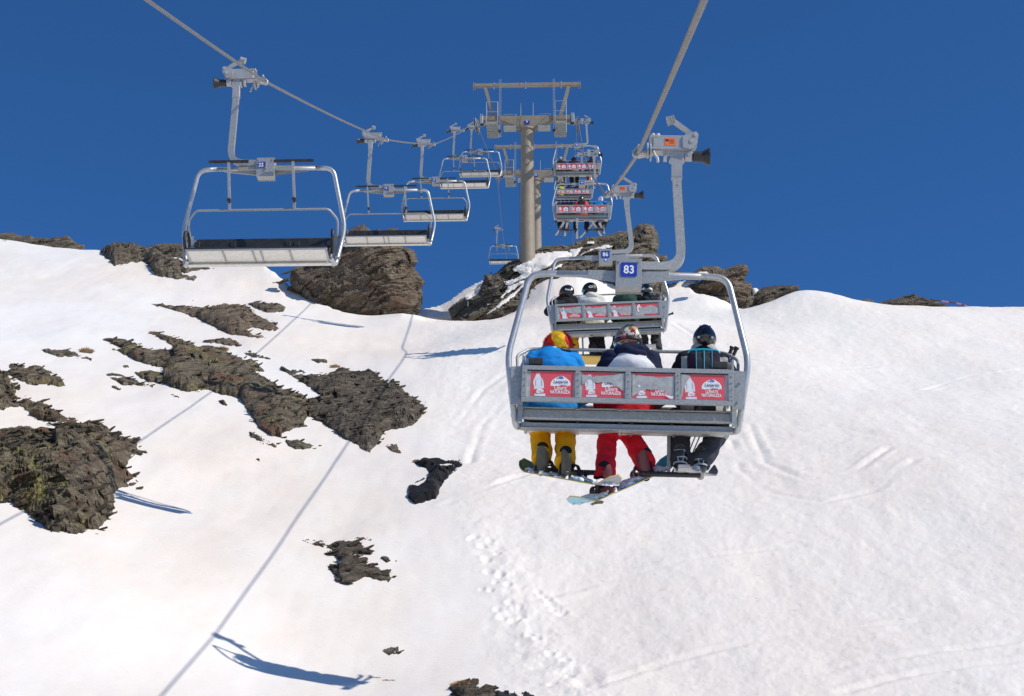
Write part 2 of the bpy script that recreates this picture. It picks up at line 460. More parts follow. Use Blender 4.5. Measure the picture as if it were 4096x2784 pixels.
# prints left by somebody walking down beside the piste
rs = np.random.RandomState(4)
PRINTS = []
for px, py in [(1895, 2155), (1930, 2185), (1960, 2165), (1945, 2240), (1990, 2215), (1955, 2285), (2005, 2298), (1980, 2330), (1925, 2355), (1965, 2362), (2035, 2340), (2040, 2410), (2080, 2430), (1990, 2440), (2150, 2560), (2200, 2620), (2120, 2550), (2280, 2700), (2210, 2740), (2265, 2640), (1880, 2160), (1905, 2150),
               (2155, 2370), (2172, 2385), (2190, 2400), (2205, 2420), (2215, 2440), (2230, 2425), (2250, 2450), (2010, 2470), (2060, 2480), (2090, 2470)]:
    PRINTS.append((px, py, rs.uniform(.06, .10), rs.uniform(.025, .055)))
TRACKS = [[(2190, 1430), (2050, 1560), (1930, 1700), (1880, 1850)], [(2100, 1440), (1930, 1560), (1830, 1700)], [(2925, 1760), (2960, 1880), (3080, 1970), (3300, 2010), (3500, 1960), (3660, 1840)],
          [(3000, 1700), (3060, 1850), (3220, 1920), (3420, 1890), (3560, 1790)], [(2020, 2430), (2400, 2330), (2800, 2230), (3200, 2180)], [(2300, 2784), (2700, 2640), (3200, 2530), (3700, 2480), (4096, 2470)],
          [(2950, 2784), (3400, 2660), (4096, 2560)], [(3700, 1560), (3900, 1500), (4096, 1480)], [(2700, 1290), (2900, 1420), (3200, 1480), (3500, 1470)], [(3300, 2784), (3700, 2690), (4096, 2640)], [(1780, 2020), (2000, 1930), (2150, 1880)]]
def ray_D(px, py, lo=18., hi=105., n=260):
    """distance at which the sight line through a photograph pixel meets the ground"""
    px = np.asarray(px, float).ravel(); py = np.asarray(py, float).ravel()
    u = (px - 2048) / FOC; v = (1392 - py) / FOC
    Ds = np.linspace(lo, hi, n); best = np.full(px.shape, np.nan)
    prev = v * Ds[0] - G0(u * Ds[0], np.full(px.shape, Ds[0]))
    for k in range(1, n):
        cur = v * Ds[k] - G0(u * Ds[k], np.full(px.shape, Ds[k]))
        hit = (prev > 0) & (cur <= 0) & np.isnan(best)
        t = prev / np.where(np.abs(prev - cur) < 1e-9, 1e-9, prev - cur)
        best = np.where(hit, Ds[k - 1] + t * (Ds[k] - Ds[k - 1]), best)
        prev = cur
    return best
PR = []
for px, py, r, d in PRINTS:
    D = ray_D([px], [py])[0]
    if not np.isnan(D): PR.append(((px - 2048) / FOC * D, D, r, d))
TR = []
for t_ in TRACKS:
    q_ = []
    for a_, b_ in zip(t_[:-1], t_[1:]):
        for k_ in range(6): q_.append((a_[0] + (b_[0] - a_[0]) * k_ / 6, a_[1] + (b_[1] - a_[1]) * k_ / 6))
    q_.append(t_[-1]); q_ = np.array(q_); d_ = ray_D(q_[:, 0], q_[:, 1], 18, 95)
    ok = ~np.isnan(d_); x_ = (q_[:, 0] - 2048) / FOC * d_
    TR.append([(x_[i], d_[i]) for i in range(len(d_)) if ok[i]])
def G(x, D, p=None):
    h = G0(x, D)
    if p is None: p = piste(x, D)
    near = np.clip((110 - D) / 20, 0, 1) * np.clip((D - 5) / 10, 0, 1)
    q = np.stack([x, D * .55, x * 0], -1)
    big = fbm(q * np.array([.9, .5, 1]), 3, 2) * .035
    rough = fbm(q * 4.2, 4, 3, .75) * .019 + np.maximum(fbm(q * 1.1, 3, 8), .15) * .03
    lump = np.clip(1 - np.abs(x - np.interp(D, [28, 34, 40, 46], [2.2, .9, -.3, -1.0])) / 1.1, 0, 1) * np.clip((47 - D) / 5, 0, 1)
    rough = rough + lump * (fbm(q * 2.2, 4, 21, .6)) * .085
    soft = fbm(q * np.array([1.6, .8, 1]), 3, 5) * .012
    h = h + near * (big + rough * p + soft * (1 - p))
    if x.size > 400000:
        w_ = .06 * fbm(q * 1.2, 2, 88)
        for t_ in TR:
            dm = np.full(x.shape, 9.)
            for (xa, Da), (xb, Db) in zip(t_[:-1], t_[1:]):
                m_ = (x > min(xa, xb) - 1) & (x < max(xa, xb) + 1) & (D > min(Da, Db) - 1) & (D < max(Da, Db) + 1)
                if not m_.any(): continue
                px_, pD = x[m_] - xa, D[m_] - Da; ex, eD = xb - xa, Db - Da
                tt = np.clip((px_ * ex + pD * eD) / (ex * ex + eD * eD + 1e-9), 0, 1)
                dm[m_] = np.minimum(dm[m_], np.hypot(px_ - tt * ex, pD - tt * eD))
            dm = np.abs(dm + w_)
            h += (-.024 * np.exp(-(dm / .08) ** 2) + .013 * np.exp(-((dm - .24) / .10) ** 2)) * np.clip(.9 + fbm(q * .8, 2, 89) * 1.6, .1, 1.6)
    for cx, cD, r, d in PR:
        dd = ((x - cx) / r) ** 2 + ((D - cD) / (r * 1.5)) ** 2
        m_ = dd < 7
        if m_.any():
            e = dd[m_] * (1 + .8 * fbm(np.stack([x[m_] * 7, D[m_] * 4, x[m_] * 0], -1), 3, 77))
            h[m_] += -d * np.exp(-np.abs(e) ** 1.6) + .012 * np.exp(-(np.sqrt(np.abs(e)) - 1.5) ** 2 * 5)
    return h

# snow slope: one sheet, fine where the photograph looks, coarse beyond
uu = np.concatenate([np.linspace(-2.6, -.34, 26)[:-1], np.linspace(-.34, .34, 780), np.linspace(.34, 2.6, 26)[1:]])
DD = np.concatenate([np.linspace(-58, 20, 40)[:-1], 20 * (100 / 20.) ** np.linspace(0, 1, 760), np.linspace(100, 199, 50)[1:]])
U2, D2 = np.meshgrid(uu, DD)
X2 = U2 * np.sqrt(np.maximum(D2, 0) ** 2 + 1) * 1.0
X2 = np.where(D2 < 20, U2 * 20.02, X2)
X2 = np.clip(X2, -69, 69) + np.where(np.abs(X2) > 69, np.sign(X2) * (np.abs(X2) - 69) * 1.5, 0)
Pm = piste(X2, D2)
Hh = G(X2, D2, Pm)
V = Cn(np.stack([X2, Hh, D2], -1)).reshape(-1, 3)
nr, nc = X2.shape
ii = np.arange(nr * nc).reshape(nr, nc)
F = np.stack([ii[:-1, :-1], ii[:-1, 1:], ii[1:, 1:], ii[1:, :-1]], -1).reshape(-1, 4)
me = npmesh('snow_slope', V, F, M['snow'])
at = me.attributes.new('piste', 'FLOAT', 'POINT'); at.data.foreach_set('value', Pm.ravel().astype(np.float32))
tag(link(bpy.data.objects.new('snow_slope', me)), 'spring snow slope dusted with beige dirt', kind='structure')

# the valley floor and lower mountain the slope belongs to, down to the horizon
V = []; F = []
rr = [0.0, 60, 140, 300, 700, 1500]; na = 48
for k, r in enumerate(rr):
    for a in range(na):
        t = 2 * math.pi * a / na
        V.append((r * math.cos(t), r * math.sin(t), -75 - r * .12 + 6 * math.sin(3 * t + k)))
for k in range(len(rr) - 1):
    for a in range(na):
        F.append((k * na + a, k * na + (a + 1) % na, (k + 1) * na + (a + 1) % na, (k + 1) * na + a))
tag(link(bpy.data.objects.new('ground', npmesh('ground', V, F, M['snow']))), 'snow covered lower mountainside', kind='structure')

# ------------------------------------------------------------------ rocks
def densify(poly, step=14, jit=3.0, seed=1, aniso=True):
    out = []
    rs = np.random.RandomState(seed)
    n = len(poly)
    for i in range(n):
        a = np.array(poly[i], float); b = np.array(poly[(i + 1) % n], float)
        d = np.hypot(*(b - a)); k = max(1, int(d / step))
        t = (b - a) / max(d, 1e-6); nn = np.array([-t[1], t[0]])
        for j in range(k):
            q = a + (b - a) * j / k
            if j or 1: q = q + nn * rs.uniform(-1, 1) * jit + t * rs.uniform(-1, 1) * jit
            out.append(tuple(q))
    return out
def inside(px, py, poly):
    P = np.array(poly, float); n = len(P); c = np.zeros(px.shape, bool)
    for i in range(n):
        x0, y0 = P[i]; x1, y1 = P[(i + 1) % n]
        if y0 == y1: continue
        t = (y0 > py) != (y1 > py)
        c ^= t & (px < (x1 - x0) * (py - y0) / (y1 - y0) + x0)
    return c
def bdist(px, py, poly):
    P = np.array(poly, float); n = len(P); d = np.full(px.shape, 1e9)
    for i in range(n):
        a = P[i]; b = P[(i + 1) % n]; ab = b - a; l2 = max(ab @ ab, 1e-9)
        t = np.clip(((px - a[0]) * ab[0] + (py - a[1]) * ab[1]) / l2, 0, 1)
        d = np.minimum(d, np.hypot(px - a[0] - t * ab[0], py - a[1] - t * ab[1]))
    return d
SO = np.array([-.70, .62, .25]); SO /= np.linalg.norm(SO)
SN = np.array([-math.sin(math.radians(24)), math.cos(math.radians(24)) * .93, .36])
def saw(t):
    f = t - np.floor(t); return np.where(f < .78, f / .78, (1 - f) / .22)
def strata(Q, s=1.0, seed=0, dirn=SN):
    """ledged displacement of foliated rock at slope-frame points Q (metres)"""
    w = fbm(Q * np.array([.5, .5, .25]), 4, 11 + seed)
    t = Q @ dirn + w * .5
    a = np.clip(.55 + fbm(Q * .8, 3, 31 + seed) * 1.2, .1, 1.3)
    w2 = fbm(Q * np.array([1.4, 1.4, .8]), 3, 41 + seed) * .35
    w3 = fbm(Q * np.array([4., 4., 2.]), 2, 51 + seed) * .3
    r = .30 * saw(t / .95 + w2) + .16 * a * saw(t / .36 + w2 * 2) + .09 * a * saw(t / .15 + w3 * 1.5 + w2 * 3) + .05 * saw(t / .065 + w3 * 3)
    lat = Q[..., 0] * .913 + Q[..., 1] * .407; dep = Q[..., 2]
    w4 = fbm(Q * np.array([1.1, 1.1, .6]), 3, 81 + seed)
    for lam, amp in ((.62, .26), (.27, .13), (.115, .065)):
        i = np.floor(t / lam + w4 * .9); j = np.floor(lat / (lam * 5.5) + i * .37 + w4 * 1.3 + 40); k = np.floor(dep / (lam * 12) + i * .21 + 60)
        r = r + amp * _h(i, j, k, 91 + seed)
    blk = fbm(Q * np.array([2.2, 3.2, 1.5]), 3, 61 + seed)
    c1 = Q[..., 0] * .62 - Q[..., 1] * .6 + w * .5
    f = np.abs(c1 / 1.9 - np.round(c1 / 1.9)) * 1.9
    crack = np.exp(-(f / .035) ** 2) * (fbm(Q * .5, 2, 71 + seed) > -.05)
    return s * (r + blk * .16 - .30 * crack)
def _lattice(poly, step):
    P = np.array(poly); x0, y0 = P.min(0) - step; x1, y1 = P.max(0) + step
    gx, gy = np.meshgrid(np.arange(x0, x1 + step, step), np.arange(y0, y1 + step, step))
    return gx, gy, inside(gx, gy, poly)
def _cells(mask):
    ids = -np.ones(mask.shape, int)
    cell = mask[:-1, :-1] & mask[1:, :-1] & mask[:-1, 1:] & mask[1:, 1:]
    use = np.zeros(mask.shape, bool)
    for a in (0, 1):
        for b in (0, 1):
            use[a:a + cell.shape[0], b:b + cell.shape[1]] |= cell
    ids[use] = np.arange(use.sum())
    r, c = np.nonzero(cell)
    F = np.stack([ids[r, c], ids[r + 1, c], ids[r + 1, c + 1], ids[r, c + 1]], -1)
    return use, F
def finish(name, V, F, mat, label, cat, group, kind=None, smooth=False):
    c = V.mean(0); c[2] = V[:, 2].min()
    o = bpy.data.objects.new(name, npmesh(name, V - c, F, mat, smooth))
    o.location = Vector(c)
    link(o); tag(o, label, cat, group, kind)
    return o
RK = 'rocks and ledges showing through the snow'
def outcrop(poly, Hm, mat, label, step=3., jit=3.5, seed=1, s=1.0, group=RK, name='rock_outcrop', cap=.6, cat='rock', dirn=None):
    """ledge lying on the slope: wedges out of the snow, steep on the downhill side"""
    poly = densify(poly, 12, jit, seed)
    big = densify(poly, 1000, 0)
    gx, gy, ins = _lattice(big, step)
    d = bdist(gx, gy, big); sd = np.where(ins, d, -d)
    msk = sd > -step * 1.6
    D = ray_D(gx, gy, 20, 104, 300).reshape(gx.shape)
    msk &= ~np.isnan(D)
    D = np.nan_to_num(D, nan=60.)
    # upward / downward distance to the outline inside each column
    up = np.zeros(gx.shape); run = np.zeros(gx.shape[1])
    for r in range(gx.shape[0]):
        run = np.where(ins[r], run + step, 0); up[r] = run
    x = (gx - 2048) / FOC * D; u = G0(x, D)
    q3 = np.stack([x, u, D], -1)
    k = FOC / D
    hm = Hm * (.75 + .5 * fbm(np.stack([x * .6, D * .25, x * 0], -1), 3, seed))
    h = np.minimum(cap * (up + 4) / k, hm)
    h = h * (1 - np.exp(-np.maximum(sd, 0) * 2.2 / np.maximum(hm * k, 12)))
    h = h + .10 * s * (fbm(q3 * np.array([2.5, 2.5, 1.2]), 3, seed + 5))* (sd > step)
    fade = np.clip(sd / (step * 3), 0, 1)
    q3b = q3 + np.stack([0 * h, h, 0 * h], -1)
    st = strata(q3b, 1.0, seed, SO if dirn is None else dirn)
    sc = s * np.clip(hm * .9, .12, .9)
    q = q3b + st[..., None] * (sc * fade)[..., None] * np.array([.05, .40, -.75])
    q[..., 1] -= np.where(sd < step * .6, .10, 0) + .11 * s * fade * sc - .02
    use, F = _cells(msk)
    if len(F) == 0: return None
    return finish(name, Cn(q[use]), F[:, ::-1], mat, label, cat, group)
def crag(poly, D0, T, R, mat, label, lean=.4, step=4., jit=4., seed=1, s=1.0, ybase=None, dirn=SN, name='rock_crag', group=RK, bulge=None):
    """free standing rock: front and back skins over an outline, thickness 2T"""
    poly = densify(poly, 16, jit, seed)
    gx, gy, ins = _lattice(poly, step)
    d = bdist(gx, gy, poly); k = FOC / D0
    if ybase is None: ybase = np.array(poly)[:, 1].max()
    fr = front_fn(poly, D0, T, R, lean, ybase, seed, s, dirn)
    dm = d / k
    use, F = _cells(ins)
    Df, q = fr(gx, gy, dm)
    edge = np.clip(dm / (step / k * 2.5), 0, 1)
    prof = np.sqrt(1 - (1 - np.clip(dm / R, 0, 1)) ** 2)
    Db = D0 + lean * (ybase - gy) / k + T * prof * .8 + .05
    qb = np.stack([(gx - 2048) / FOC * Db, (1392 - gy) / FOC * Db, Db], -1)
    a = Cn(q[use]); b = Cn(qb[use]); n = len(a)
    # side skin along the border
    from collections import Counter
    E = np.concatenate([F[:, [0, 1]], F[:, [1, 2]], F[:, [2, 3]], F[:, [3, 0]]])
    key = np.sort(E, 1); key = key[:, 0].astype(np.int64) * (n + 1) + key[:, 1]
    uq, idx, cnt = np.unique(key, return_index=True, return_counts=True)
    B = E[idx[cnt == 1]]
    side = np.stack([B[:, 1], B[:, 0], B[:, 0] + n, B[:, 1] + n], -1)
    FF = np.concatenate([F, F[:, ::-1] + n, side])
    return finish(name, np.concatenate([a, b]), FF, mat, label, 'rock', group), (poly, D0, T, R, lean, ybase, seed, s, dirn)
def front_fn(poly, D0, T, R, lean, ybase, seed, s, dirn):
    def f(gx, gy, dm):
        k = FOC / D0
        prof = np.sqrt(1 - (1 - np.clip(dm / R, 0, 1)) ** 2)
        D = D0 + lean * (ybase - gy) / k - T * prof
        q = np.stack([(gx - 2048) / FOC * D, (1392 - gy) / FOC * D, D], -1)
        st = strata(q * np.array([1, 1, .6]), s, seed, dirn)
        edge = np.clip(dm / .25, 0, 1)
        D = D - st * edge * .75 + .2 * edge * s + fbm(q * .45, 2, seed + 3) * .5 * edge
        return D, np.stack([(gx - 2048) / FOC * D, (1392 - gy) / FOC * D, D], -1)
    return f
def snow_on(crag_info, poly, off=.12, step=4., seed=3, jit=3., name='snow_patch', label='thin snow lying on the rock'):
    cp, D0, T, R, lean, ybase, sd_, s, dirn = crag_info
    fr = front_fn(cp, D0, T, R, lean, ybase, sd_, s * .25, dirn)
    poly = densify(poly, 12, jit, seed)
    gx, gy, ins = _lattice(poly, step)
    dm = bdist(gx, gy, cp) / (FOC / D0)
    dm = np.where(inside(gx, gy, cp), dm, 0)
    _, q = fr(gx, gy, dm)
    e = np.clip(bdist(gx, gy, poly) / 14., 0, 1)
    w = off * (.2 + 1.1 * e) + .08 * fbm(q * 3, 3, seed) * e + .10
    sc = 1 - w / q[..., 2]
    q = q * sc[..., None]
    use, F = _cells(ins)
    if len(F) == 0: return None
    o = finish(name, Cn(q[use]), F, M['snow'], label, None, None, 'structure', True)
    return o
Z7 = lambda L_: [(x / 1.2151, 900 + y / 1.2151) for x, y in L_]
Z5 = lambda L_: [(1700 + x / 1.4525, 860 + y / 1.4525) for x, y in L_]
Z4 = lambda L_: [(1040 + x / 3.32, 860 + y / 3.32) for x, y in L_]
ZB = lambda L_: [(800 + x / 1.66, 2100 + y / 1.66) for x, y in L_]
ZM = lambda L_: [(x * 1.7625, y * 1.7625) for x, y in L_]
ZR = lambda L_: [(3000 + x / 2.1204, 1060 + y / 2.1204) for x, y in L_]
ZC = lambda L_: [(1700 + x / 3.873, 1000 + y / 3.873) for x, y in L_]
SH_, SL_, SB_, SD_ = M['schist'], M['schist_lichen'], M['schist_brown'], M['schist_dark']

outcrop(Z7([(-60, 700), (0, 700), (35, 705), (40, 740), (85, 790), (75, 830), (130, 830), (220, 870), (300, 905), (310, 935), (350, 940), (420, 950), (480, 945), (520, 990), (560, 1020), (640, 1040), (672, 1035), (662, 1080), (688, 1098), (640, 1130), (610, 1170), (625, 1200), (680, 1250), (640, 1280), (580, 1280), (560, 1300), (555, 1380), (530, 1440), (480, 1480), (400, 1505), (310, 1512), (230, 1480), (170, 1430), (110, 1380), (50, 1330), (0, 1350), (-60, 1350), (-60, 1000), (60, 992), (130, 978), (200, 992), (270, 1005), (292, 992), (200, 955), (160, 928), (100, 882), (0, 903), (-60, 905)]),
        1.3, SL_, 'largest rock outcrop, brown and yellow with lichen, at the left edge of the slope', seed=3, s=1.0, cap=.75, dirn=np.array([-.48, .80, .34]))
outcrop(Z7([(50, 670), (110, 680), (180, 685), (250, 710), (300, 750), (325, 788), (290, 792), (240, 780), (160, 785), (120, 770), (60, 740), (40, 710)]), .55, SL_, 'rounded brown rock just above the largest outcrop at the left edge', seed=4)
outcrop(Z7([(-30, 74), (30, 72), (40, 78), (-30, 84)]), .2, SH_, 'thin sliver of rock under the upper left skyline ledge', seed=55)
outcrop(Z7([(480, 108), (560, 95), (640, 98), (680, 105), (760, 112), (800, 130), (790, 150), (840, 160), (900, 180), (960, 200), (1035, 215), (960, 225), (880, 235), (962, 250), (945, 272), (880, 265), (760, 245), (735, 215), (720, 180), (640, 185), (560, 200), (520, 160), (490, 140)]), .8, SH_, 'stepped skyline outcrop left of the empty nearest chair', seed=6, cap=1.1)
outcrop(Z7([(990, 200), (1060, 196), (1088, 200), (1040, 206), (1000, 206)]), .15, SH_, 'flat sliver of rock below the nearest empty seat', seed=8)
outcrop(Z7([(705, 383), (760, 385), (830, 390), (870, 395), (930, 395), (1000, 400), (1060, 385), (1100, 380), (1180, 388), (1220, 405), (1240, 430), (1280, 455), (1340, 480), (1362, 505), (1310, 515), (1230, 500), (1190, 510), (1250, 530), (1312, 550), (1270, 556), (1180, 545), (1110, 530), (1060, 505), (1010, 485), (960, 455), (870, 425), (800, 405)]), .5, SB_, 'brown rubbly ledge highest on the left snowfield', seed=9, s=.9)
outcrop(Z7([(1190, 380), (1280, 376), (1350, 382), (1392, 400), (1380, 425), (1300, 425), (1240, 405)]), .35, SH_, 'short ledge touching the right end of the highest brown ledge', seed=10)
outcrop(Z7([(475, 560), (530, 550), (565, 546), (640, 565), (680, 585), (740, 600), (820, 610), (850, 600), (790, 560), (730, 530), (725, 518), (780, 525), (830, 545), (900, 560), (960, 590), (1030, 588), (1060, 596), (1110, 625), (1160, 640), (1180, 645), (1240, 655), (1300, 715), (1240, 712), (1300, 750), (1380, 795), (1440, 815), (1500, 850), (1500, 930), (1480, 960), (1500, 978), (1440, 990), (1375, 1012), (1370, 1040), (1320, 1030), (1260, 990), (1230, 940), (1200, 900), (1180, 860), (1160, 835), (1080, 825), (1000, 802), (920, 815), (860, 800), (800, 775), (720, 760), (660, 730), (650, 715), (720, 705), (800, 725), (800, 700), (720, 680), (650, 655), (580, 620), (535, 604), (590, 600), (540, 575)]),
        .5, SL_, 'long lichened outcrop running down the middle of the left snowfield', seed=11, s=1.0)
outcrop(Z7([(1345, 693), (1430, 705), (1520, 715), (1600, 720), (1660, 700), (1730, 710), (1790, 703), (1830, 720), (1850, 750), (1920, 760), (1960, 800), (2000, 820), (2030, 850), (2078, 855), (2062, 890), (2050, 930), (2000, 975), (1940, 990), (1870, 1000), (1850, 1040), (1820, 1080), (1800, 1112), (1760, 1095), (1720, 1060), (1680, 1050), (1620, 1000), (1580, 975), (1540, 950), (1500, 935), (1490, 850), (1560, 832), (1500, 790), (1420, 740)]),
        .5, SD_, 'dark jagged slate outcrop at the right end of the long outcrop', seed=12, s=1.1)
outcrop(Z7([(975, 570), (1010, 553), (1060, 556), (1120, 552), (1150, 565), (1175, 590), (1120, 592), (1060, 580), (1010, 578)]), .35, SB_, 'small brown ledge above the upper edge of the long lichened outcrop', seed=13)
outcrop(Z7([(1165, 622), (1215, 612), (1250, 625), (1285, 640), (1280, 652), (1220, 645)]), .2, SH_, 'small rock above the shadow line right of the long outcrop', seed=14)
outcrop(Z7([(1508, 655), (1550, 655), (1592, 662), (1590, 675), (1545, 672)]), .18, SD_, 'small dark slab above the dark jagged outcrop', seed=15)
outcrop(Z7([(1200, 998), (1270, 1032), (1345, 1070), (1348, 1086), (1280, 1065), (1220, 1030)]), .3, SD_, 'narrow sliver trailing below the long outcrop', seed=16)
outcrop(Z7([(1380, 1050), (1450, 1048), (1533, 1075), (1520, 1090), (1440, 1092), (1400, 1075)]), .3, SH_, 'flat ledge beside the narrow sliver below the long outcrop', seed=17)
outcrop(Z7([(1865, 1070), (1900, 1060), (1930, 1068), (1955, 1110), (1930, 1112), (1890, 1095)]), .3, SB_, 'small brown rock below the tip of the dark jagged outcrop', seed=18)
outcrop(Z7([(155, 597), (220, 603), (280, 610), (330, 606), (380, 625), (385, 638), (330, 645), (270, 640), (220, 618)]), .3, SH_, 'thin grey ledge left of the orange grass tuft', seed=19)
outcrop(Z7([(385, 640), (420, 643), (452, 655), (447, 664), (400, 652)]), .16, SH_, 'tiny slab under the orange grass tuft', seed=20)
outcrop(Z7([(500, 725), (560, 723), (620, 735), (680, 765), (760, 785), (740, 792), (660, 780), (600, 778), (545, 755)]), .35, SH_, 'small grey ledge under the left end of the long outcrop', seed=21)
outcrop(Z7([(525, 784), (560, 786), (608, 802), (560, 802)]), .1, SH_, 'sliver of rock below the small grey ledge', seed=22)
outcrop(Z7([(572, 682), (620, 684), (632, 694), (590, 694)]), .12, SH_, 'dark flake in the snow left of the long outcrop', seed=23)
outcrop(Z7([(905, 365), (940, 366), (950, 372), (915, 371)]), .1, SH_, 'tiny flake of rock alone on the upper snowfield', seed=24)
outcrop(Z7([(820, 822), (860, 828), (885, 845), (850, 840)]), .12, SD_, 'dark flake at the lower edge of the long outcrop', seed=25)
outcrop(Z7([(1045, 850), (1080, 852), (1118, 882), (1085, 875), (1060, 862)]), .15, SD_, 'dark triangular flake in the notch below the long outcrop', seed=26)
outcrop(Z7([(1030, 985), (1060, 990), (1072, 1000), (1040, 995)]), .1, SD_, 'tiny dark flake alone in the middle of the left snowfield', seed=27)
outcrop(Z7([(1235, 1137), (1265, 1138), (1270, 1148), (1245, 1147)]), .12, SB_, 'pale pebble in the snow beside a dark one', seed=28)
outcrop(Z7([(1285, 1142), (1305, 1142), (1308, 1148), (1290, 1149)]), .12, SD_, 'dark pebble in the snow beside a pale one', seed=29)
outcrop(ZM([(925, 1045), (960, 1041), (1000, 1046), (1048, 1043), (1050, 1056), (1022, 1080), (1005, 1100), (990, 1132), (945, 1144), (922, 1130), (928, 1102), (955, 1090), (975, 1078), (965, 1062)]), .35, M['wet'], 'wet black rock in a melt hole between snowfield and piste', seed=30, s=1.2)
outcrop(ZB([(662, 98), (740, 92), (800, 120), (850, 132), (930, 118), (1060, 128), (1150, 180), (1140, 205), (1060, 190), (1010, 185), (1045, 215), (1030, 235), (1060, 250), (1130, 268), (1250, 320), (1272, 360), (1200, 382), (1090, 350), (1030, 385), (1000, 402), (940, 395), (890, 330), (850, 268), (920, 268), (920, 235), (900, 215), (830, 175), (870, 165), (800, 140), (720, 125)]), .4, SD_, 'group of jagged dark ledges alone in the lower snowfield', seed=31, s=.9)
outcrop(ZB([(1010, 88), (1060, 84), (1140, 95), (1152, 115), (1060, 106)]), .18, SB_, 'brown sliver above the jagged ledges of the lower snowfield', seed=32)
outcrop(ZB([(1180, 222), (1250, 218), (1274, 250), (1240, 256), (1210, 236)]), .2, SD_, 'dark pointed stone right of the jagged ledges of the lower snowfield', seed=33)
outcrop(ZB([(1292, 238), (1328, 245), (1300, 248)]), .08, SD_, 'tiny chip beside the dark pointed stone', seed=34)
outcrop(ZB([(1205, 842), (1240, 820), (1325, 808), (1315, 860), (1292, 842), (1255, 872)]), .35, SH_, 'fin shaped grey stone low on the left snowfield', seed=35)
outcrop(ZB([(1655, 1085), (1700, 1050), (1760, 1043), (1820, 1060), (1850, 1100), (1950, 1105), (1965, 1180), (1750, 1180)]), .4, SD_, 'dark rock with straw on top at the bottom edge', seed=36)
outcrop(ZB([(1955, 1115), (2060, 1100), (2200, 1115), (2240, 1150), (2200, 1190), (1960, 1190)]), .25, M['wet'], 'wet black rock at the bottom edge of the gully', seed=37)
outcrop(ZM([(1336, 1146), (1345, 1139), (1358, 1136), (1372, 1139), (1368, 1145), (1352, 1147), (1345, 1150)]), .25, SH_, 'small rock on the snow under the turquoise snowboard', seed=38)

# standing crags along the ridge
crag(Z7([(-60, 42), (0, 37), (70, 36), (110, 52), (150, 46), (170, 62), (240, 62), (330, 53), (355, 68), (370, 88), (412, 92), (415, 150), (300, 175), (200, 150), (100, 110), (-60, 90)]), 98, .8, .6, SH_, 'skyline rock ledge in the upper left corner of the slope', lean=.8, seed=5, s=.8, jit=3, step=3, name='rock_ledge')
crag(Z7([(745, 95), (800, 83), (860, 86), (905, 98), (915, 120), (1000, 175), (900, 215), (780, 190)]), 96.5, .5, .4, SH_, 'small skyline rock touching the left end of the nearest empty seat', lean=.8, seed=7, s=.6, jit=2, step=3, name='rock_ledge')
crag(ZR([(768, 292), (800, 288), (845, 303), (840, 345), (780, 345)]), 87.6, .2, .2, SB_, 'leftmost and smallest brown rock on the right skyline', lean=.6, seed=39, s=.4, jit=1, step=3, name='rock_ledge')
crag(ZR([(893, 308), (950, 288), (1000, 283), (1052, 300), (1060, 360), (900, 350)]), 87.6, .3, .3, SB_, 'small brown rock on the right skyline beside the long dark one', lean=.6, seed=40, s=.5, jit=1.5, step=3, name='rock_ledge')
crag(ZR([(1090, 310), (1180, 296), (1250, 273), (1330, 256), (1400, 236), (1420, 262), (1480, 272), (1530, 293), (1580, 297), (1640, 330), (1700, 352), (1700, 400), (1400, 380), (1100, 370)]), 87.8, .6, .5, SD_, 'long dark rock on the right skyline', lean=.6, seed=41, s=.7, jit=2, step=3, name='rock_ledge')
crag(Z4([(1170, 190), (1290, 140), (1388, 112), (1402, 150), (1465, 190), (1490, 202), (1560, 182), (1640, 197), (1740, 158), (1852, 165), (1830, 232), (1822, 300), (1900, 400), (2040, 462), (2082, 540), (2098, 630), (2062, 700), (2072, 740), (2132, 790), (2170, 850), (2192, 900), (2160, 980), (2168, 1100), (2150, 1250), (2090, 1348), (2085, 1430), (1700, 1470), (1300, 1450), (800, 1380), (540, 1310), (520, 1250), (590, 1215), (580, 1190), (480, 1150), (505, 1080), (340, 1030), (330, 980), (395, 930), (380, 800), (420, 720), (560, 665), (720, 560), (890, 345), (1000, 300), (1100, 285)]),
     87.5, 2.2, 1.7, SB_, 'huge square brown crag behind the empty chairs left of the pylon', lean=.25, seed=51, s=.85, ybase=1280, jit=3)
crag(Z4([(140, 865), (260, 795), (400, 722), (470, 700), (440, 760), (330, 800), (240, 810), (170, 862)]), 86.8, .25, .2, SB_, 'thin upper spur of rock pointing left from the huge brown crag', seed=52, s=.3, jit=1.5, step=3)
crag(Z4([(50, 940), (130, 900), (260, 870), (385, 818), (400, 870), (330, 900), (250, 940), (215, 905), (120, 915)]), 86.6, .25, .2, SD_, 'thin lower spur of rock pointing left from the huge brown crag', seed=53, s=.3, jit=1.5, step=3)
crag(Z4([(330, 1115), (390, 1095), (400, 1108), (345, 1120)]), 86.0, .1, .1, SD_, 'small stone on the snow beside the huge brown crag', seed=54, s=.2, jit=1, step=3)
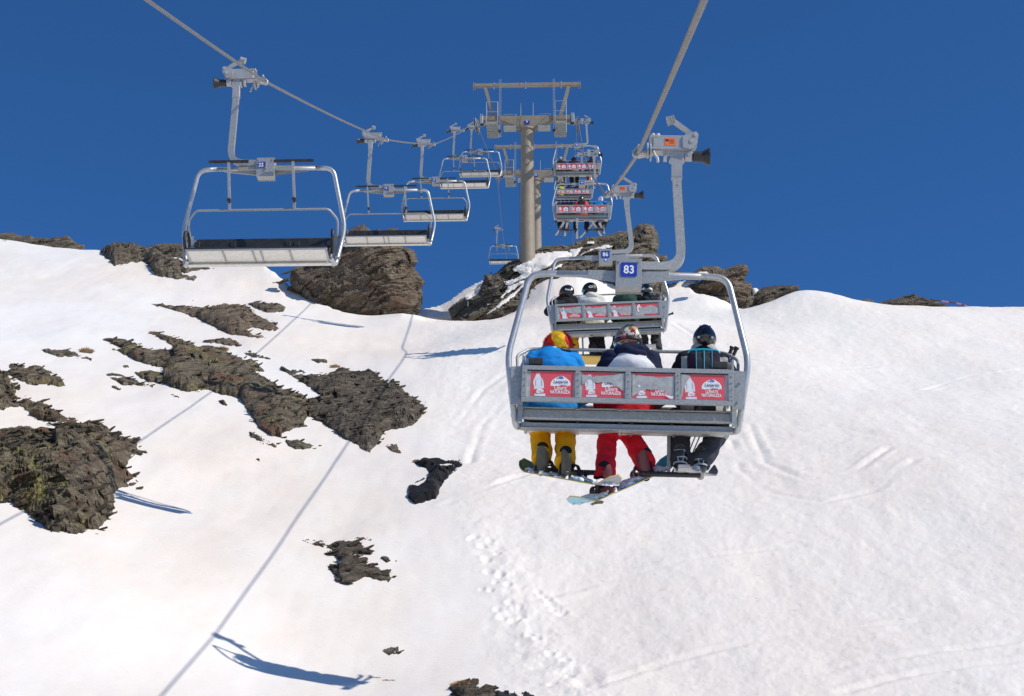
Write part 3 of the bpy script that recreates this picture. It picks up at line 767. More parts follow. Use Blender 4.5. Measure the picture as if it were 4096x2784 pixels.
_, mass = crag(Z5([(128, 548), (150, 520), (205, 482), (300, 458), (335, 380), (345, 345), (392, 326), (390, 345), (480, 275), (560, 240), (640, 203), (700, 180), (760, 172), (830, 175), (880, 150), (960, 120), (1040, 122), (1100, 98), (1200, 85), (1240, 50), (1282, 37), (1330, 60), (1355, 100), (1365, 180), (1348, 225), (1400, 226), (1418, 250), (1405, 300), (1430, 330), (1500, 325), (1522, 348), (1480, 380), (1400, 390), (1430, 460), (1430, 560), (1340, 560), (1120, 500), (1085, 440), (1050, 400), (900, 430), (800, 480), (700, 540), (600, 610), (480, 670), (380, 690), (290, 690), (180, 680), (150, 600)]),
     87.0, 1.6, 1.5, SH_, 'broad snow streaked crag with a pointed peak under the loaded chairs', lean=.9, seed=61, s=1.0, ybase=1270, jit=3)
for k, pl in enumerate([
    ZC([(1330, 290), (1480, 205), (1600, 110), (1760, 40), (1900, 30), (2000, 10), (2140, 0), (2240, 30), (2320, 60), (2260, 120), (2100, 150), (2000, 200), (1900, 270), (1700, 370), (1500, 470), (1350, 530), (1300, 560), (1230, 540), (1200, 500), (1290, 470), (1420, 440), (1475, 380), (1430, 330), (1380, 320)]),
    ZC([(1700, 400), (1560, 480), (1420, 600), (1260, 730), (1120, 840), (1000, 940), (940, 1000), (980, 1010), (1120, 920), (1300, 790), (1420, 700), (1560, 560), (1700, 450)]),
    ZC([(1270, 560), (1330, 540), (1560, 440), (1700, 370), (1500, 540), (1340, 640), (1200, 740), (1110, 770), (1230, 660)]),
    ZC([(580, 700), (680, 660), (800, 600), (880, 560), (850, 640), (760, 720), (700, 780), (690, 880), (660, 880), (650, 800), (600, 750)]),
    ZC([(950, 830), (1060, 790), (1090, 800), (960, 870)]),
    ZC([(900, 460), (880, 560), (800, 620), (640, 660), (560, 690), (700, 600), (800, 530)]),
    Z5([(890, 235), (960, 195), (1040, 170), (1110, 172), (1090, 195), (1010, 200), (940, 215), (905, 240)]),
    Z5([(1100, 240), (1160, 205), (1185, 230), (1130, 250)]),
    Z5([(930, 155), (990, 145), (985, 165), (940, 168)]),
    Z5([(830, 200), (930, 180), (870, 250), (760, 320), (700, 330), (740, 300), (840, 270), (850, 240)]),
    Z5([(870, 325), (930, 318), (940, 340), (880, 345)]),
]):
    snow_on(mass, pl, seed=70 + k)
crag(Z5([(1445, 498), (1460, 480), (1512, 438), (1530, 405), (1562, 395), (1640, 420), (1700, 470), (1740, 500), (1700, 540), (1560, 530)]), 88, .7, .7, SH_, 'low grey rock at the left foot of the right hand crags', lean=.6, seed=62, s=.7, jit=2.5)
crag(Z5([(1540, 350), (1560, 330), (1612, 298), (1700, 294), (1740, 312), (1800, 285), (1862, 277), (1887, 320), (1862, 380), (1900, 398), (1908, 450), (1900, 560), (1760, 540), (1700, 480), (1600, 440), (1530, 420), (1600, 380)]), 88.3, 1.2, 1.0, SB_, 'tall square topped crag on the ridge right of the loaded chairs', lean=.3, seed=63, s=.9, jit=2.5)
crag(Z5([(1900, 470), (1930, 435), (1965, 418), (2050, 404), (2172, 410), (2180, 430), (2160, 445), (2110, 470), (2060, 512), (2000, 560), (1900, 560)]), 88, .9, .7, SD_, 'slanting grey block at the right end of the crags', lean=.5, seed=64, s=.8, jit=2.5)
crag(Z5([(1690, 480), (1740, 455), (1840, 440), (1920, 470), (1960, 520), (2010, 540), (1960, 580), (1820, 570), (1740, 520)]), 87.4, .7, .6, SH_, 'low broken ledge in front of the tall square topped crag', lean=.6, seed=65, s=.8, jit=2.5)
# snow caught between and behind the crags
def snow_body(poly, D0, T, R, lean, ybase, label, seed=1, name='snow_drift'):
    o, _ = crag(poly, D0, T, R, M['snow'], label, lean, 5., 1.2, seed, .08, ybase, name=name, group=None)
    del o['category']; o['kind'] = 'structure'
    o.data.polygons.foreach_set('use_smooth', [True] * len(o.data.polygons))
    return o
snow_body(ZC([(-120, 960), (0, 892), (120, 880), (230, 855), (360, 780), (480, 700), (600, 600), (760, 520), (890, 452), (960, 470), (960, 700), (700, 1000), (500, 1200), (-120, 1200)]), 90, 1.2, 1.6, .5, 1290, 'drifted cornice behind the broad crag', 81)
snow_body(Z5([(1560, 352), (1590, 325), (1640, 320), (1658, 345), (1640, 358), (1580, 358)]), 86.2, .35, .3, .5, 1110, 'lump of snow on the tall crag', 82)
snow_body(Z5([(1400, 400), (1480, 385), (1540, 372), (1600, 380), (1560, 420), (1500, 450), (1450, 520), (1380, 520)]), 88.2, .4, .6, .9, 1220, 'snow between the crags', 83)
snow_body(Z5([(1895, 428), (1915, 418), (1950, 432), (1930, 460), (1905, 480)]), 88, .2, .2, .5, 1200, 'snow gap behind the slanting block', 84)

# ------------------------------------------------------------------ loose slabs on the ledges
rsd = np.random.RandomState(12)
def slab_mesh(seed):
    r = np.random.RandomState(seed); n = 6
    a = np.sort(r.uniform(0, 2 * math.pi, n)); rad = r.uniform(.7, 1.1, n)
    top = [(math.cos(t) * q, math.sin(t) * q * .75, .12 + r.uniform(-.03, .05)) for t, q in zip(a, rad)]
    bot = [(x * r.uniform(.8, 1.05), y * r.uniform(.8, 1.05), -.12 + r.uniform(-.04, .04)) for x, y, z in top]
    mb = MB(); mb.add(top + bot, [tuple(range(n)), tuple(reversed(range(n, 2 * n)))] + [(i, i + n, (i + 1) % n + n, (i + 1) % n) for i in range(n)])
    return mb
slabs = [slab_mesh(s_).mesh('slab', [M['schist_dark'] if s_ % 2 else M['schist_brown']]) for s_ in range(8)]
slabs += [slab_mesh(s_ + 20).mesh('slab', [M['schist']]) for s_ in range(4)]
SOw = C(-.26, .94, -.10).normalized(); TA = C(.94, .30, .15); TA = (TA - SOw * TA.dot(SOw)).normalized(); TB = SOw.cross(TA)
tmpl = np.array([v.co[:] for v in slabs[0].vertices]); tf = [tuple(p.vertices) for p in slabs[0].polygons]
def scatter(o, n, smin, smax):
    me = o.data; N = len(me.polygons)
    cen = np.zeros(N * 3); me.polygons.foreach_get('center', cen); cen = cen.reshape(-1, 3)
    nrm = np.zeros(N * 3); me.polygons.foreach_get('normal', nrm); nrm = nrm.reshape(-1, 3)
    ar = np.zeros(N); me.polygons.foreach_get('area', ar)
    kk = rsd.choice(N, size=min(n, N), replace=False, p=ar / ar.sum())
    sz = np.sort(smin + (smax - smin) * rsd.rand(len(kk)) ** 2.2)[::-1]
    rub = MB()
    for i, (k, s_) in enumerate(zip(kk, sz)):
        nn = (SOw + Vector(rsd.normal(0, .17, 3))).normalized(); a_ = (TA + Vector(rsd.normal(0, .30, 3))); a_ = (a_ - nn * a_.dot(nn)).normalized(); b_ = nn.cross(a_)
        R3 = Matrix((a_, b_, nn)).transposed(); th = rsd.uniform(.35, .95)
        loc = Vector(cen[k]) + Vector((0, 0, -s_ * .02))
        if i < 260:
            q = bpy.data.objects.new('slab', slabs[rsd.randint(len(slabs))])
            q.matrix_basis = Matrix.Translation(loc) @ R3.to_4x4() @ Matrix.Diagonal((s_ * 1.2, s_ * 1.1, s_ * th, 1))
            link(q, o)
        else:
            rub.add([loc + R3 @ Vector((v[0] * s_ * 1.2, v[1] * s_ * 1.1, v[2] * s_ * th)) for v in tmpl], tf, i % 3)
    if rub.v:
        r_ = rub.obj('rubble', [M['schist_brown'], M['schist_dark'], M['schist']], o); r_['kind'] = 'stuff'
for o in list(COL.objects):
    if o.name.startswith('rock_outcrop') and len(o.data.polygons) > 200 and 'wet' not in o['label']:
        scatter(o, min(1500, len(o.data.polygons) // 22), .05, .25)

# ------------------------------------------------------------------ dry grass
def tuft(px, py, w, h, n, label, mat='grass', lean=0.):
    D = ray_D([px], [py])[0]; r = np.random.RandomState(int(px))
    x = (px - 2048) / FOC * D; base = C(x, float(G0(np.array([x]), np.array([D]))[0]), D)
    mb = MB()
    for i in range(n):
        a = r.uniform(-1, 1); p = Vector((a * w * .4, r.uniform(-.15, .15) * w, -.03)); hh = h * r.uniform(.5, 1) * (1 - .3 * abs(a))
        d = Vector((a * .9 + r.uniform(-.4, .4) + lean, r.uniform(-.9, .3), 1.0)).normalized()
        t = p + d * hh; m_ = p + d * hh * .6 + Vector((0, 0, .03 * h))
        t.z -= hh * r.uniform(.1, .5); b = r.uniform(.005, .009); sx = Vector((b, b * .5, 0))
        mb.add([p - sx, p + sx, m_ + sx, m_ - sx, t], [(0, 1, 2, 3), (3, 2, 4)])
    o = mb.obj('grass_tuft', M[mat]); o.location = base + Vector((0, -.05, .02))
    tag(o, label, 'grass', 'dry grass tufts among the rocks')
tuft(345, 1412, .50, .30, 260, 'orange dry grass tuft alone on the snow left of the long outcrop', lean=.5)
tuft(885, 1405, .50, .30, 240, 'dry grass tuft in a snow pocket on the long lichened outcrop', lean=.5)
tuft(612, 1335, .32, .16, 120, 'small dark tuft at the upper tip of the long outcrop')
tuft(870, 1235, .45, .20, 130, 'left tuft on the highest brown ledge')
tuft(960, 1245, .55, .22, 150, 'right tuft on the highest brown ledge')
tuft(1340, 1470, .40, .18, 120, 'tuft at the top of the dark jagged outcrop', lean=.3)
tuft(800, 1455, .35, .18, 80, 'tuft in the middle of the long lichened outcrop')
tuft(1360, 1605, .35, .15, 80, 'tuft in the middle of the dark jagged outcrop')
tuft(265, 1712, .35, .20, 90, 'tuft on the upper shelf of the largest outcrop')
tuft(330, 1790, .30, .16, 80, 'tuft low on the largest outcrop')
tuft(1668, 1850, .22, .14, 90, 'tuft at the upper rim of the melt hole')
tuft(1850, 2752, .42, .20, 420, 'golden straw clump on the dark rock at the bottom edge')
tuft(1500, 2712, .25, .03, 60, 'flattened brown stalks beside the chair shadow', 'twig', .6)
tuft(1555, 2722, .28, .03, 60, 'flattened reddish stalks lowest beside the chair shadow', 'twig', .6)

# ------------------------------------------------------------------ haul rope, pylons
def rope(R, label):
    D0, D1 = R[0][2], R[-1][2]
    Ds = np.concatenate([np.arange(D0, 12, 3.), np.arange(12, 100, .75), np.arange(100, D1 + .1, 1.5)])
    Ds = np.unique(np.concatenate([Ds, [r[2] for r in R]]))
    Q = rope_at(R, Ds)
    # slack between neighbouring hangers
    K_ = np.array([r[2] for r in R])
    i = np.clip(np.searchsorted(K_, Ds, side='right') - 1, 0, len(K_) - 2)
    t = (Ds - K_[i]) / (K_[i + 1] - K_[i]); Ls = K_[i + 1] - K_[i]
    Q[:, 1] -= np.where((Ds > 5) & (Ds < 145), t * (1 - t) * Ls ** 2 * .00045, 0)
    W = [Vector(p) for p in Cn(Q)]
    mb = MB(); mb.tube(W, .0198, n=14)
    o = mb.obj('haul_rope', M['rope']); tag(o, label, 'cable')
rope(ROPE_R, 'grey steel haul rope climbing to the pylon above the loaded chairs')
rope(ROPE_L, 'grey steel haul rope carrying the empty chairs down on the left')

LINE_YAW = math.radians(1.75)
def frame_at(A, yaw=0., roll=0.):
    return Matrix.Translation(C(*A)) @ Matrix.Rotation(-LINE_YAW + yaw, 4, 'Z') @ Matrix.Rotation(roll, 4, 'Y')

_fonts = {}
def text_geo(txt, h, bold=.0, sx=1.0, shear=0., res=3):
    """flat text as (verts2d, faces), cap height ~ h, centred"""
    key = (txt, bold, sx, shear, res)
    if key not in _fonts:
        cu = bpy.data.curves.new('t', 'FONT'); cu.body = txt; cu.size = 1.0; cu.offset = bold; cu.shear = shear
        cu.align_x = 'CENTER'; cu.align_y = 'CENTER'; cu.resolution_u = res; cu.space_character = 1.0 + bold * 1.5
        ob = bpy.data.objects.new('t', cu); COL.objects.link(ob)
        dg = bpy.context.evaluated_depsgraph_get(); dg.update()
        me = bpy.data.meshes.new_from_object(ob.evaluated_get(dg))
        vs = [(v.co.x * sx, v.co.y) for v in me.vertices]; fs = [tuple(p.vertices) for p in me.polygons]
        bpy.data.objects.remove(ob); bpy.data.curves.remove(cu); bpy.data.meshes.remove(me)
        ys = [v[1] for v in vs]; xs = [v[0] for v in vs]
        cx, cy = (max(xs) + min(xs)) / 2, (max(ys) + min(ys)) / 2; hh = max(ys) - min(ys)
        _fonts[key] = ([((x - cx) / hh, (y - cy) / hh) for x, y in vs], fs)
    vs, fs = _fonts[key]
    return [(x * h, y * h) for x, y in vs], fs
def put_text(mb, txt, o, ux, uy, h, m=0, **k):
    vs, fs = text_geo(txt, h, **k)
    o, ux, uy = Vector(o), Vector(ux), Vector(uy)
    mb.add([o + ux * x + uy * y for x, y in vs], fs, m)
def rrect(w, h, r, n=4):
    out = []
    for cx, cy, a0 in ((w / 2 - r, h / 2 - r, 0), (-w / 2 + r, h / 2 - r, 90), (-w / 2 + r, -h / 2 + r, 180), (w / 2 - r, -h / 2 + r, 270)):
        for k in range(n + 1):
            a = math.radians(a0 + 90 * k / n); out.append((cx + r * math.cos(a), cy + r * math.sin(a)))
    return out

# ---- pylon
def pylon(A, num, label, mast_u):
    root = empty('pylon', frame_at(A)); tag(root, label, 'ski lift pylon', 'pylons of the chairlift')
    T, Gv = M['tower'], M['galv']
    # mast, slightly tapered, with a seam
    mb = MB(); zb = -11.5
    n = 28
    for z0, z1, r0, r1 in ((-.56, -4.2, .295, .335), (-4.2, -8.0, .337, .375), (-8.0, zb, .377, .42)):
        mb.cyl((0, .15, z0), (0, .15, z1), r0, r1, n, caps=False)
    mb.cyl((0, .15, -.50), (0, .15, -.57), .37, .37, n)
    mb.obj('mast', T, root)
    mb = MB()
    for k in range(9):
        a = 2 * math.pi * k / 9
        mb.cyl((.34 * math.cos(a), .15 + .34 * math.sin(a), -.47), (.34 * math.cos(a), .15 + .34 * math.sin(a), -.61), .022, n=6)
    mb.obj('flange_bolts', Gv, root)
    for sx in (-1, 1):
        mb = MB(); mb.plate([(0, 0), (.13, 0), (0, -.22)], (sx * .30, .14, -.57), (sx, 0, 0), (0, 0, 1), .02); mb.obj('gusset', T, root)
    # main cross beam with tapered web
    mb = MB(); mb.box((0, .15, .06), (4.66, .34, .22), bev=.01); mb.obj('cross_beam', T, root)
    mb = MB()
    web = [(-1.32, 0), (1.32, 0), (.36, -.42), (-.36, -.42)]
    mb.plate(web, (0, -.01, -.052), (1, 0, 0), (0, 0, 1), .02); mb.plate(web, (0, .30, -.052), (1, 0, 0), (0, 0, 1), .02)
    mb.box((0, .15, -.48), (.72, .34, .02)); mb.box((-.31, -.035, -.20), (.11, .02, .40))
    for sx in (-1, 1): mb.box((sx * .83, .15, -.285), (1.06, .34, .02), Matrix.Rotation(sx * -math.atan2(.42, .96), 3, 'Y'))
    mb.obj('web', T, root)
    # number sign
    mb = MB(); mb.box((.0, -.05, -.21), (.25, .012, .21)); s_ = mb.obj('number_sign', M['blue'], root)
    mb = MB(); put_text(mb, num, (0, -.0585, -.20), (1, 0, 0), (0, 0, 1), .12, bold=.04)
    mb.box((0, -.057, -.112), (.24, .004, .012)); mb.obj('number', M['white'], s_)
    # service frame above
    mb = MB(); mb.box((0, .15, 1.98), (5.32, .2, .17), bev=.01); mb.obj('upper_beam', T, root)
    for x in (-2.56, 2.56, -2.655, 2.655):
        mb = MB(); mb.box((x, .15, 1.95), (.03, .22, .32)); mb.obj('beam_end_plate', T, root)
    for sx in (-1, 1):
        mb = MB(); a = Vector((sx * 2.08, .15, 1.895)); b = Vector((sx * 1.64, .15, .17))
        mb.tube([a, b], 0, square=(.16, .15)); mb.obj('strut', T, root)
    for x in (-1.63, -.06, 1.70):
        mb = MB(); mb.box((x, .15, 1.97), (.055, .23, .26)); mb.obj('clamp', M['alu'], root)
    mb = MB(); mb.tube([(-1.7, .0, 1.82), (1.75, .0, 1.82)], .012, n=6); mb.obj('conduit', Gv, root)
    # ladders / guide posts
    for x in (-1.32, 1.34):
        mb = MB()
        for dx in (-.035, .035): mb.box((x + dx, -.08, .72), (.022, .05, 2.95))
        for k in range(14): mb.box((x, -.08, -.6 + k * .2), (.05, .03, .02))
        mb.obj('ladder_post', Gv, root)
        mb = MB(); mb.box((x + .03, -.12, -.92), (.09, .05, .24)); mb.obj('post_end', M['alu'], root)
        mb = MB(); mb.box((x - .02, -.10, -.74), (.11, .12, .13)); mb.obj('junction_box', M['rubber'], root)
    # outer work platforms with steps
    for sx in (-1, 1):
        x0, x1 = (1.38, 1.93) if sx > 0 else (-1.97, -1.42)
        xc = (x0 + x1) / 2; w = x1 - x0
        mb = MB()
        mb.box((xc, -.2, -.50), (w, .03, .18)); mb.box((xc, .0, -.60), (w, 1.6, .03))
        for k in range(9): mb.box((xc, -.75 + k * .18, -.63), (w, .03, .05))
        for k in range(3): mb.box((xc, -.95 - k * .22, -.74 - k * .12), (w * .95, .19, .035))
        for q in (x0, x1): mb.tube([(q, -.8, -.6), (q, -1.5, -.98)], 0, square=(.03, .05))
        mb.obj('platform', M['grate'], root)
        mb = MB()
        for y in (-.75, .75):
            mb.tube(arc([(x0, y, -.6), (x0, y, .55), (x1, y, .55), (x1, y, -.6)], .03, 3), .018, n=8)
            mb.tube([(x0, y, 0), (x1, y, 0)], .016, n=6)
        for q in (x0, x1):
            mb.tube([(q, -.75, .53), (q, .75, .53)], .016, n=6)
        mb.obj('railing', Gv, root)
        # inner catwalk
        xa, xb_ = (sx * .55, sx * 1.15)
        mb = MB(); mb.box(((xa + xb_) / 2, -.1, -.62), (.6, .5, .03)); mb.box(((xa + xb_) / 2, -.36, -.61), (.6, .02, .07)); mb.box(((xa + xb_) / 2, -.1, -.47), (.6, .02, .02))
        mb.box((xa, -.1, -.56), (.03, .5, .18)); mb.obj('catwalk', M['grate'], root)
        mb = MB(); mb.tube(arc([(xa, .25, .17), (xa, .25, .40), (xb_, .25, .40), (xb_, .25, .17)], .03, 3), .014, n=6); mb.obj('handrail', Gv, root)
        # whip antenna
        xw = -.31 if sx < 0 else .30
        mb = MB(); mb.cyl((xw, .1, .17), (xw, .1, .95), .016, .010, 8); mb.obj('whip_antenna', Gv, root)
        # beam end bracket and rocker shaft
        mb = MB()
        mb.box((sx * 2.25, .15, -.02), (.17, .4, .42), bev=.02)
        for dx in (-.045, .045): mb.cyl((sx * 2.25 + dx, .0, .15), (sx * 2.25 + dx, .0, .30), .022, n=8)
        mb.cyl((sx * 1.95, .1, -.22), (sx * 2.42, .1, -.22), .07, n=12)
        mb.obj('bracket', M['grate'], root)
        mb = MB(); mb.cyl((sx * 2.14, .1, -.22), (sx * 2.30, .1, -.22), .085, n=14); mb.obj('bearing', M['rubber'], root)
        # sheave train: the rope runs over eight wheels
        tr = MB(); p = []
        for k in range(8):
            y = (k - 3.5) * .42
            z = -.02 - .06 * (abs(k - 3.5) / 3.5) ** 2 * 2.2 + y * math.tan(math.radians(21.0))
            p.append((y, z))
        xs = sx * 2.50
        for y, z in p:
            w = MB()
            for dx, r0 in ((-.04, .205), (.025, .205)): w.cyl((xs + dx, y, z - .235), (xs + dx + .015, y, z - .235), r0, n=22)
            w.cyl((xs - .025, y, z - .235), (xs + .025, y, z - .235), .19, n=22, m=1)
            w.cyl((xs - .08, y, z - .235), (xs + .08, y, z - .235), .035, n=10)
            w.obj('sheave_wheel', [M['galv'], M['rubber']], root)
        for dx in (-.075, .075):
            tr.plate([(p[0][0] - .08, p[0][1] - .30), (p[-1][0] + .08, p[-1][1] - .30), (p[-1][0] + .08, p[-1][1] - .20), (p[4][0], p[4][1] - .16), (p[0][0] - .08, p[0][1] - .20)], (xs + dx, 0, 0), (0, 1, 0), (0, 0, 1), .012)
        tr.obj('sheave_frame', M['alu'], root)
        mb = MB(); mb.box((xs - sx * .12, -.9, -.62), (.05, .9, .04), Matrix.Rotation(math.radians(21), 3, 'X')); mb.box((xs - sx * .05, -1.25, -.8), (.09, .12, .08)); mb.obj('rope_catcher', M['alu'], root)
    mb = MB(); mb.cyl((-.31, .1, 2.05), (-.31, .1, 2.22), .02, n=8); mb.tube([(-.31, .1, 2.05), (-.31, .02, .95), (-.33, -.16, -.6), (-.40, -.20, zb)], .008, n=5); mb.obj('cable', M['rubber'], root)
    mb = MB(); mb.box((-.31, .15, 1.98), (.11, .22, .18)); mb.obj('antenna_foot', T, root)
    return root
pylon(P3(2108, 475, 91), '9', 'beige tubular pylon with number 9, the nearer of the two', 0)
pylon(P3(2143, 690, 119.5), '10', 'beige tubular pylon with number 10, half hidden behind the nearer one', 0)

# ---- posters (u right 0..1, v down 0..1 on a sheet w x h)
BOTTLE = [(.13, .05), (.20, .05), (.205, .13), (.235, .23), (.285, .34), (.305, .48), (.31, .62), (.325, .72), (.355, .985), (.10, .985), (.085, .74), (.085, .62), (.062, .48), (.068, .36), (.10, .24), (.125, .14)]
LABEL = [(.086, .72), (.322, .67), (.345, .88), (.10, .90)]
LABELW = [(.15, .74), (.19, .70), (.24, .69), (.30, .74), (.315, .80), (.29, .85), (.23, .85), (.19, .88), (.14, .86)]
CLOUD = [(.462, .57), (.468, .45), (.50, .35), (.555, .28), (.60, .23), (.645, .20), (.70, .165), (.755, .18), (.81, .24), (.87, .31), (.905, .38), (.925, .47), (.92, .58), (.895, .545), (.86, .59), (.82, .545), (.77, .55), (.73, .53), (.67, .56), (.63, .59), (.585, .56), (.55, .60), (.51, .575)]
MOUNT = [(.59, .285), (.62, .24), (.64, .26), (.67, .17), (.72, .18), (.755, .22), (.765, .28), (.71, .30), (.66, .285)]
def jag(poly, seed, amp=.012, n=7):
    r = np.random.RandomState(seed); out = []
    for i in range(len(poly)):
        a = np.array(poly[i]); b = np.array(poly[(i + 1) % len(poly)])
        inner = not (min(a[0], b[0]) < -.001 or max(a[0], b[0]) > 1.001 or min(a[1], b[1]) < -.001 or max(a[1], b[1]) > 1.001)
        k = n if inner else 1
        for j in range(k):
            q = a + (b - a) * j / k
            if inner: q = q + r.uniform(-1, 1, 2) * amp * (.6, 1.4)
            out.append(tuple(q))
    return out
TORN = {
 'b': [[(-.02, .07), (.05, .13), (.15, .14), (.22, .19), (.32, .16), (.45, .16), (.60, .12), (.75, .09), (.90, .05), (1.02, .03), (1.02, .76), (.93, .68), (.87, .58), (.80, .53), (.74, .45), (.68, .43), (.60, .37), (.50, .40), (.36, .42), (.28, .36), (.22, .25), (.13, .26), (.09, .42), (-.02, .50)]],
 'c': [[(-.02, .03), (.08, .10), (.25, .10), (.45, .13), (.62, .16), (.80, .12), (1.02, .10), (1.02, .95), (.85, .72), (.74, .66), (.62, .62), (.45, .66), (.34, .62), (.22, .64), (.12, .80), (-.02, .93)]],
 'd': [[(-.02, .0), (.10, .03), (.17, .05), (.20, .12), (.15, .20), (.11, .33), (.06, .52), (.03, .75), (-.02, .98)]],
 'e': [[(-.02, .10), (.12, .16), (.20, .24), (.35, .15), (.60, .12), (.84, .07), (1.02, .0), (1.02, .66), (.86, .60), (.70, .56), (.55, .60), (.42, .54), (.32, .52), (.26, .36), (.18, .28), (.12, .42), (-.02, .48)]],
 'f': [[(-.02, .14), (.10, .18), (.22, .14), (.34, .22), (.50, .14), (.66, .20), (.82, .13), (1.02, .08), (1.02, .84), (.90, .74), (.75, .62), (.55, .66), (.40, .68), (.32, .60), (.24, .50), (.16, .58), (-.02, .56)]],
 'g': [[(-.02, .12), (.14, .20), (.30, .26), (.44, .18), (.58, .26), (.70, .15), (.84, .20), (1.02, .14), (1.02, .80), (.80, .74), (.60, .70), (.38, .78), (.34, .60), (.24, .50), (.10, .56), (-.02, .60)]],
 'h': [[(.12, .5), (.16, .30), (.28, .30), (.40, .36), (.55, .22), (.72, .16), (.88, .25), (1.02, .42), (1.02, .86), (.60, .88), (.30, .90), (.18, .80)], [(-.02, .45), (.05, .62), (.12, .80), (.30, .92), (.16, 1.02), (-.02, 1.02)]],
 'i': [[(-.02, .05), (.12, .08), (.3, .2), (.42, .3), (.30, .36), (.14, .5), (.06, .62), (-.02, .6)]],
 'j': [[(1.02, .2), (.88, .14), (.80, .28), (.74, .40), (.84, .52), (.80, .66), (.92, .78), (1.02, .7)]],
 'k': [[(-.02, .08), (.16, .12), (.22, .28), (.18, .48), (.34, .58), (.46, .46), (.62, .38), (.82, .20), (1.02, .05), (1.02, .78), (.74, .76), (.40, .74), (.20, .80), (-.02, .9)]],
 'l': [[(-.02, -.02), (1.02, -.02), (1.02, .3), (.8, .36), (.5, .30), (.3, .4), (-.02, .34)]],
}
def poster(name, o, w, h, kind, detail, parent):
    """red sheet, bottle, lettering; o = upper left corner on the panel, seen from behind the chair"""
    mb = MB(); o = Vector(o); X = Vector((1, 0, 0)); Zd = Vector((0, 0, -1)); up = Vector((0, -1, 0))
    sx, sy = X * w, Zd * h
    def flat(poly, lvl, m):
        vs = [o + sx * p[0] + sy * p[1] + up * (.0015 + lvl * .0012) for p in poly]
        a = sum(poly[i][0] * poly[(i + 1) % len(poly)][1] - poly[(i + 1) % len(poly)][0] * poly[i][1] for i in range(len(poly)))
        f = tuple(range(len(poly)))
        mb.add(vs, [f if a < 0 else f[::-1]], m)
    def T(txt, u, v, hh, m, **k):
        put_text(mb, txt, o + sx * u + sy * v + up * .0052, X, -Zd, hh * h, m, **k)
    flat(jag([(0, 0), (1, .01), (.985, .5), (.99, 1.0), (0, .985), (.01, .5)], 3, .004, 5), 0, 0)
    flat(BOTTLE, 1, 1); flat([(.135, .045), (.195, .045), (.198, .10), (.132, .10)], 2, 0)
    flat(LABEL, 2, 0); flat(CLOUD, 1, 2)
    if detail:
        flat(LABELW, 3, 2); flat(MOUNT, 2, 4)
        flat([(.115, .36), (.125, .36), (.12, .58), (.11, .58)], 2, 6); flat([(.24, .30), (.25, .30), (.27, .60), (.26, .60)], 2, 6)
        T('Lanjarón', .70, .43, .175, 3, sx=.86, bold=.012, shear=.12)
        T('Lanjarón', .235, .795, .075, 3, sx=.8, bold=.01, shear=.12)
        T('AGUA DE SIERRA NEVADA', .78, .525, .018, 3, sx=1.0)
        T('LLÉNATE', .695, .655, .155, 2, sx=.70, bold=.025)
        T('NATURALEZA', .69, .815, .135, 2, sx=.66, bold=.025)
    else:
        flat([(.50, .62), (.90, .62), (.88, .72), (.93, .74), (.93, .90), (.47, .90), (.47, .75), (.53, .72)], 1, 2)
        T('Lanjarón', .70, .45, .14, 3, sx=.86, bold=.01); T('LLÉNATE', .70, .68, .09, 0, sx=.7, bold=.02); T('NATURALEZA', .70, .82, .09, 0, sx=.66, bold=.02)
    for q, pl in enumerate(TORN.get(kind, [])):
        pl = jag(pl, ord(kind) + q); pl = [(min(max(a, -.004), 1.004), min(max(b, -.004), 1.004)) for a, b in pl]
        flat(pl, 4, 5)
        if kind in 'efgh': flat([(a * .5 + .48, b * .4 + .3) for a, b in [(0, .2), (.2, 0), (.5, .1), (.4, .5), (.1, .5)]], -1, 2)
    if kind == 'c': flat([(.78, .84), (.90, .87), (1.0, .90), (.97, 1.0), (.90, .985), (.84, .93)], 5, 2); flat([(.12, .48), (.17, .46), (.20, .54), (.15, .56)], 5, 2)
    if kind == 'h': flat([(.12, .1), (.18, .06), (.2, .16), (.14, .3), (.12, .5), (.18, .62), (.12, .72), (.06, .55), (.05, .3)], 5, 2)
    if kind in 'efg': flat([(.05, .5), (.14, .46), (.24, .5), (.27, .7), (.10, .72)], 5, 1); flat([(.12, .74), (.26, .72), (.31, 1.0), (.11, 1.0)], 5, 2)
    return mb.obj(name, [M['red'], M['bottle'], M['white'], M['navy'], M['purple'], M['galv_old'], M['galv']], parent)

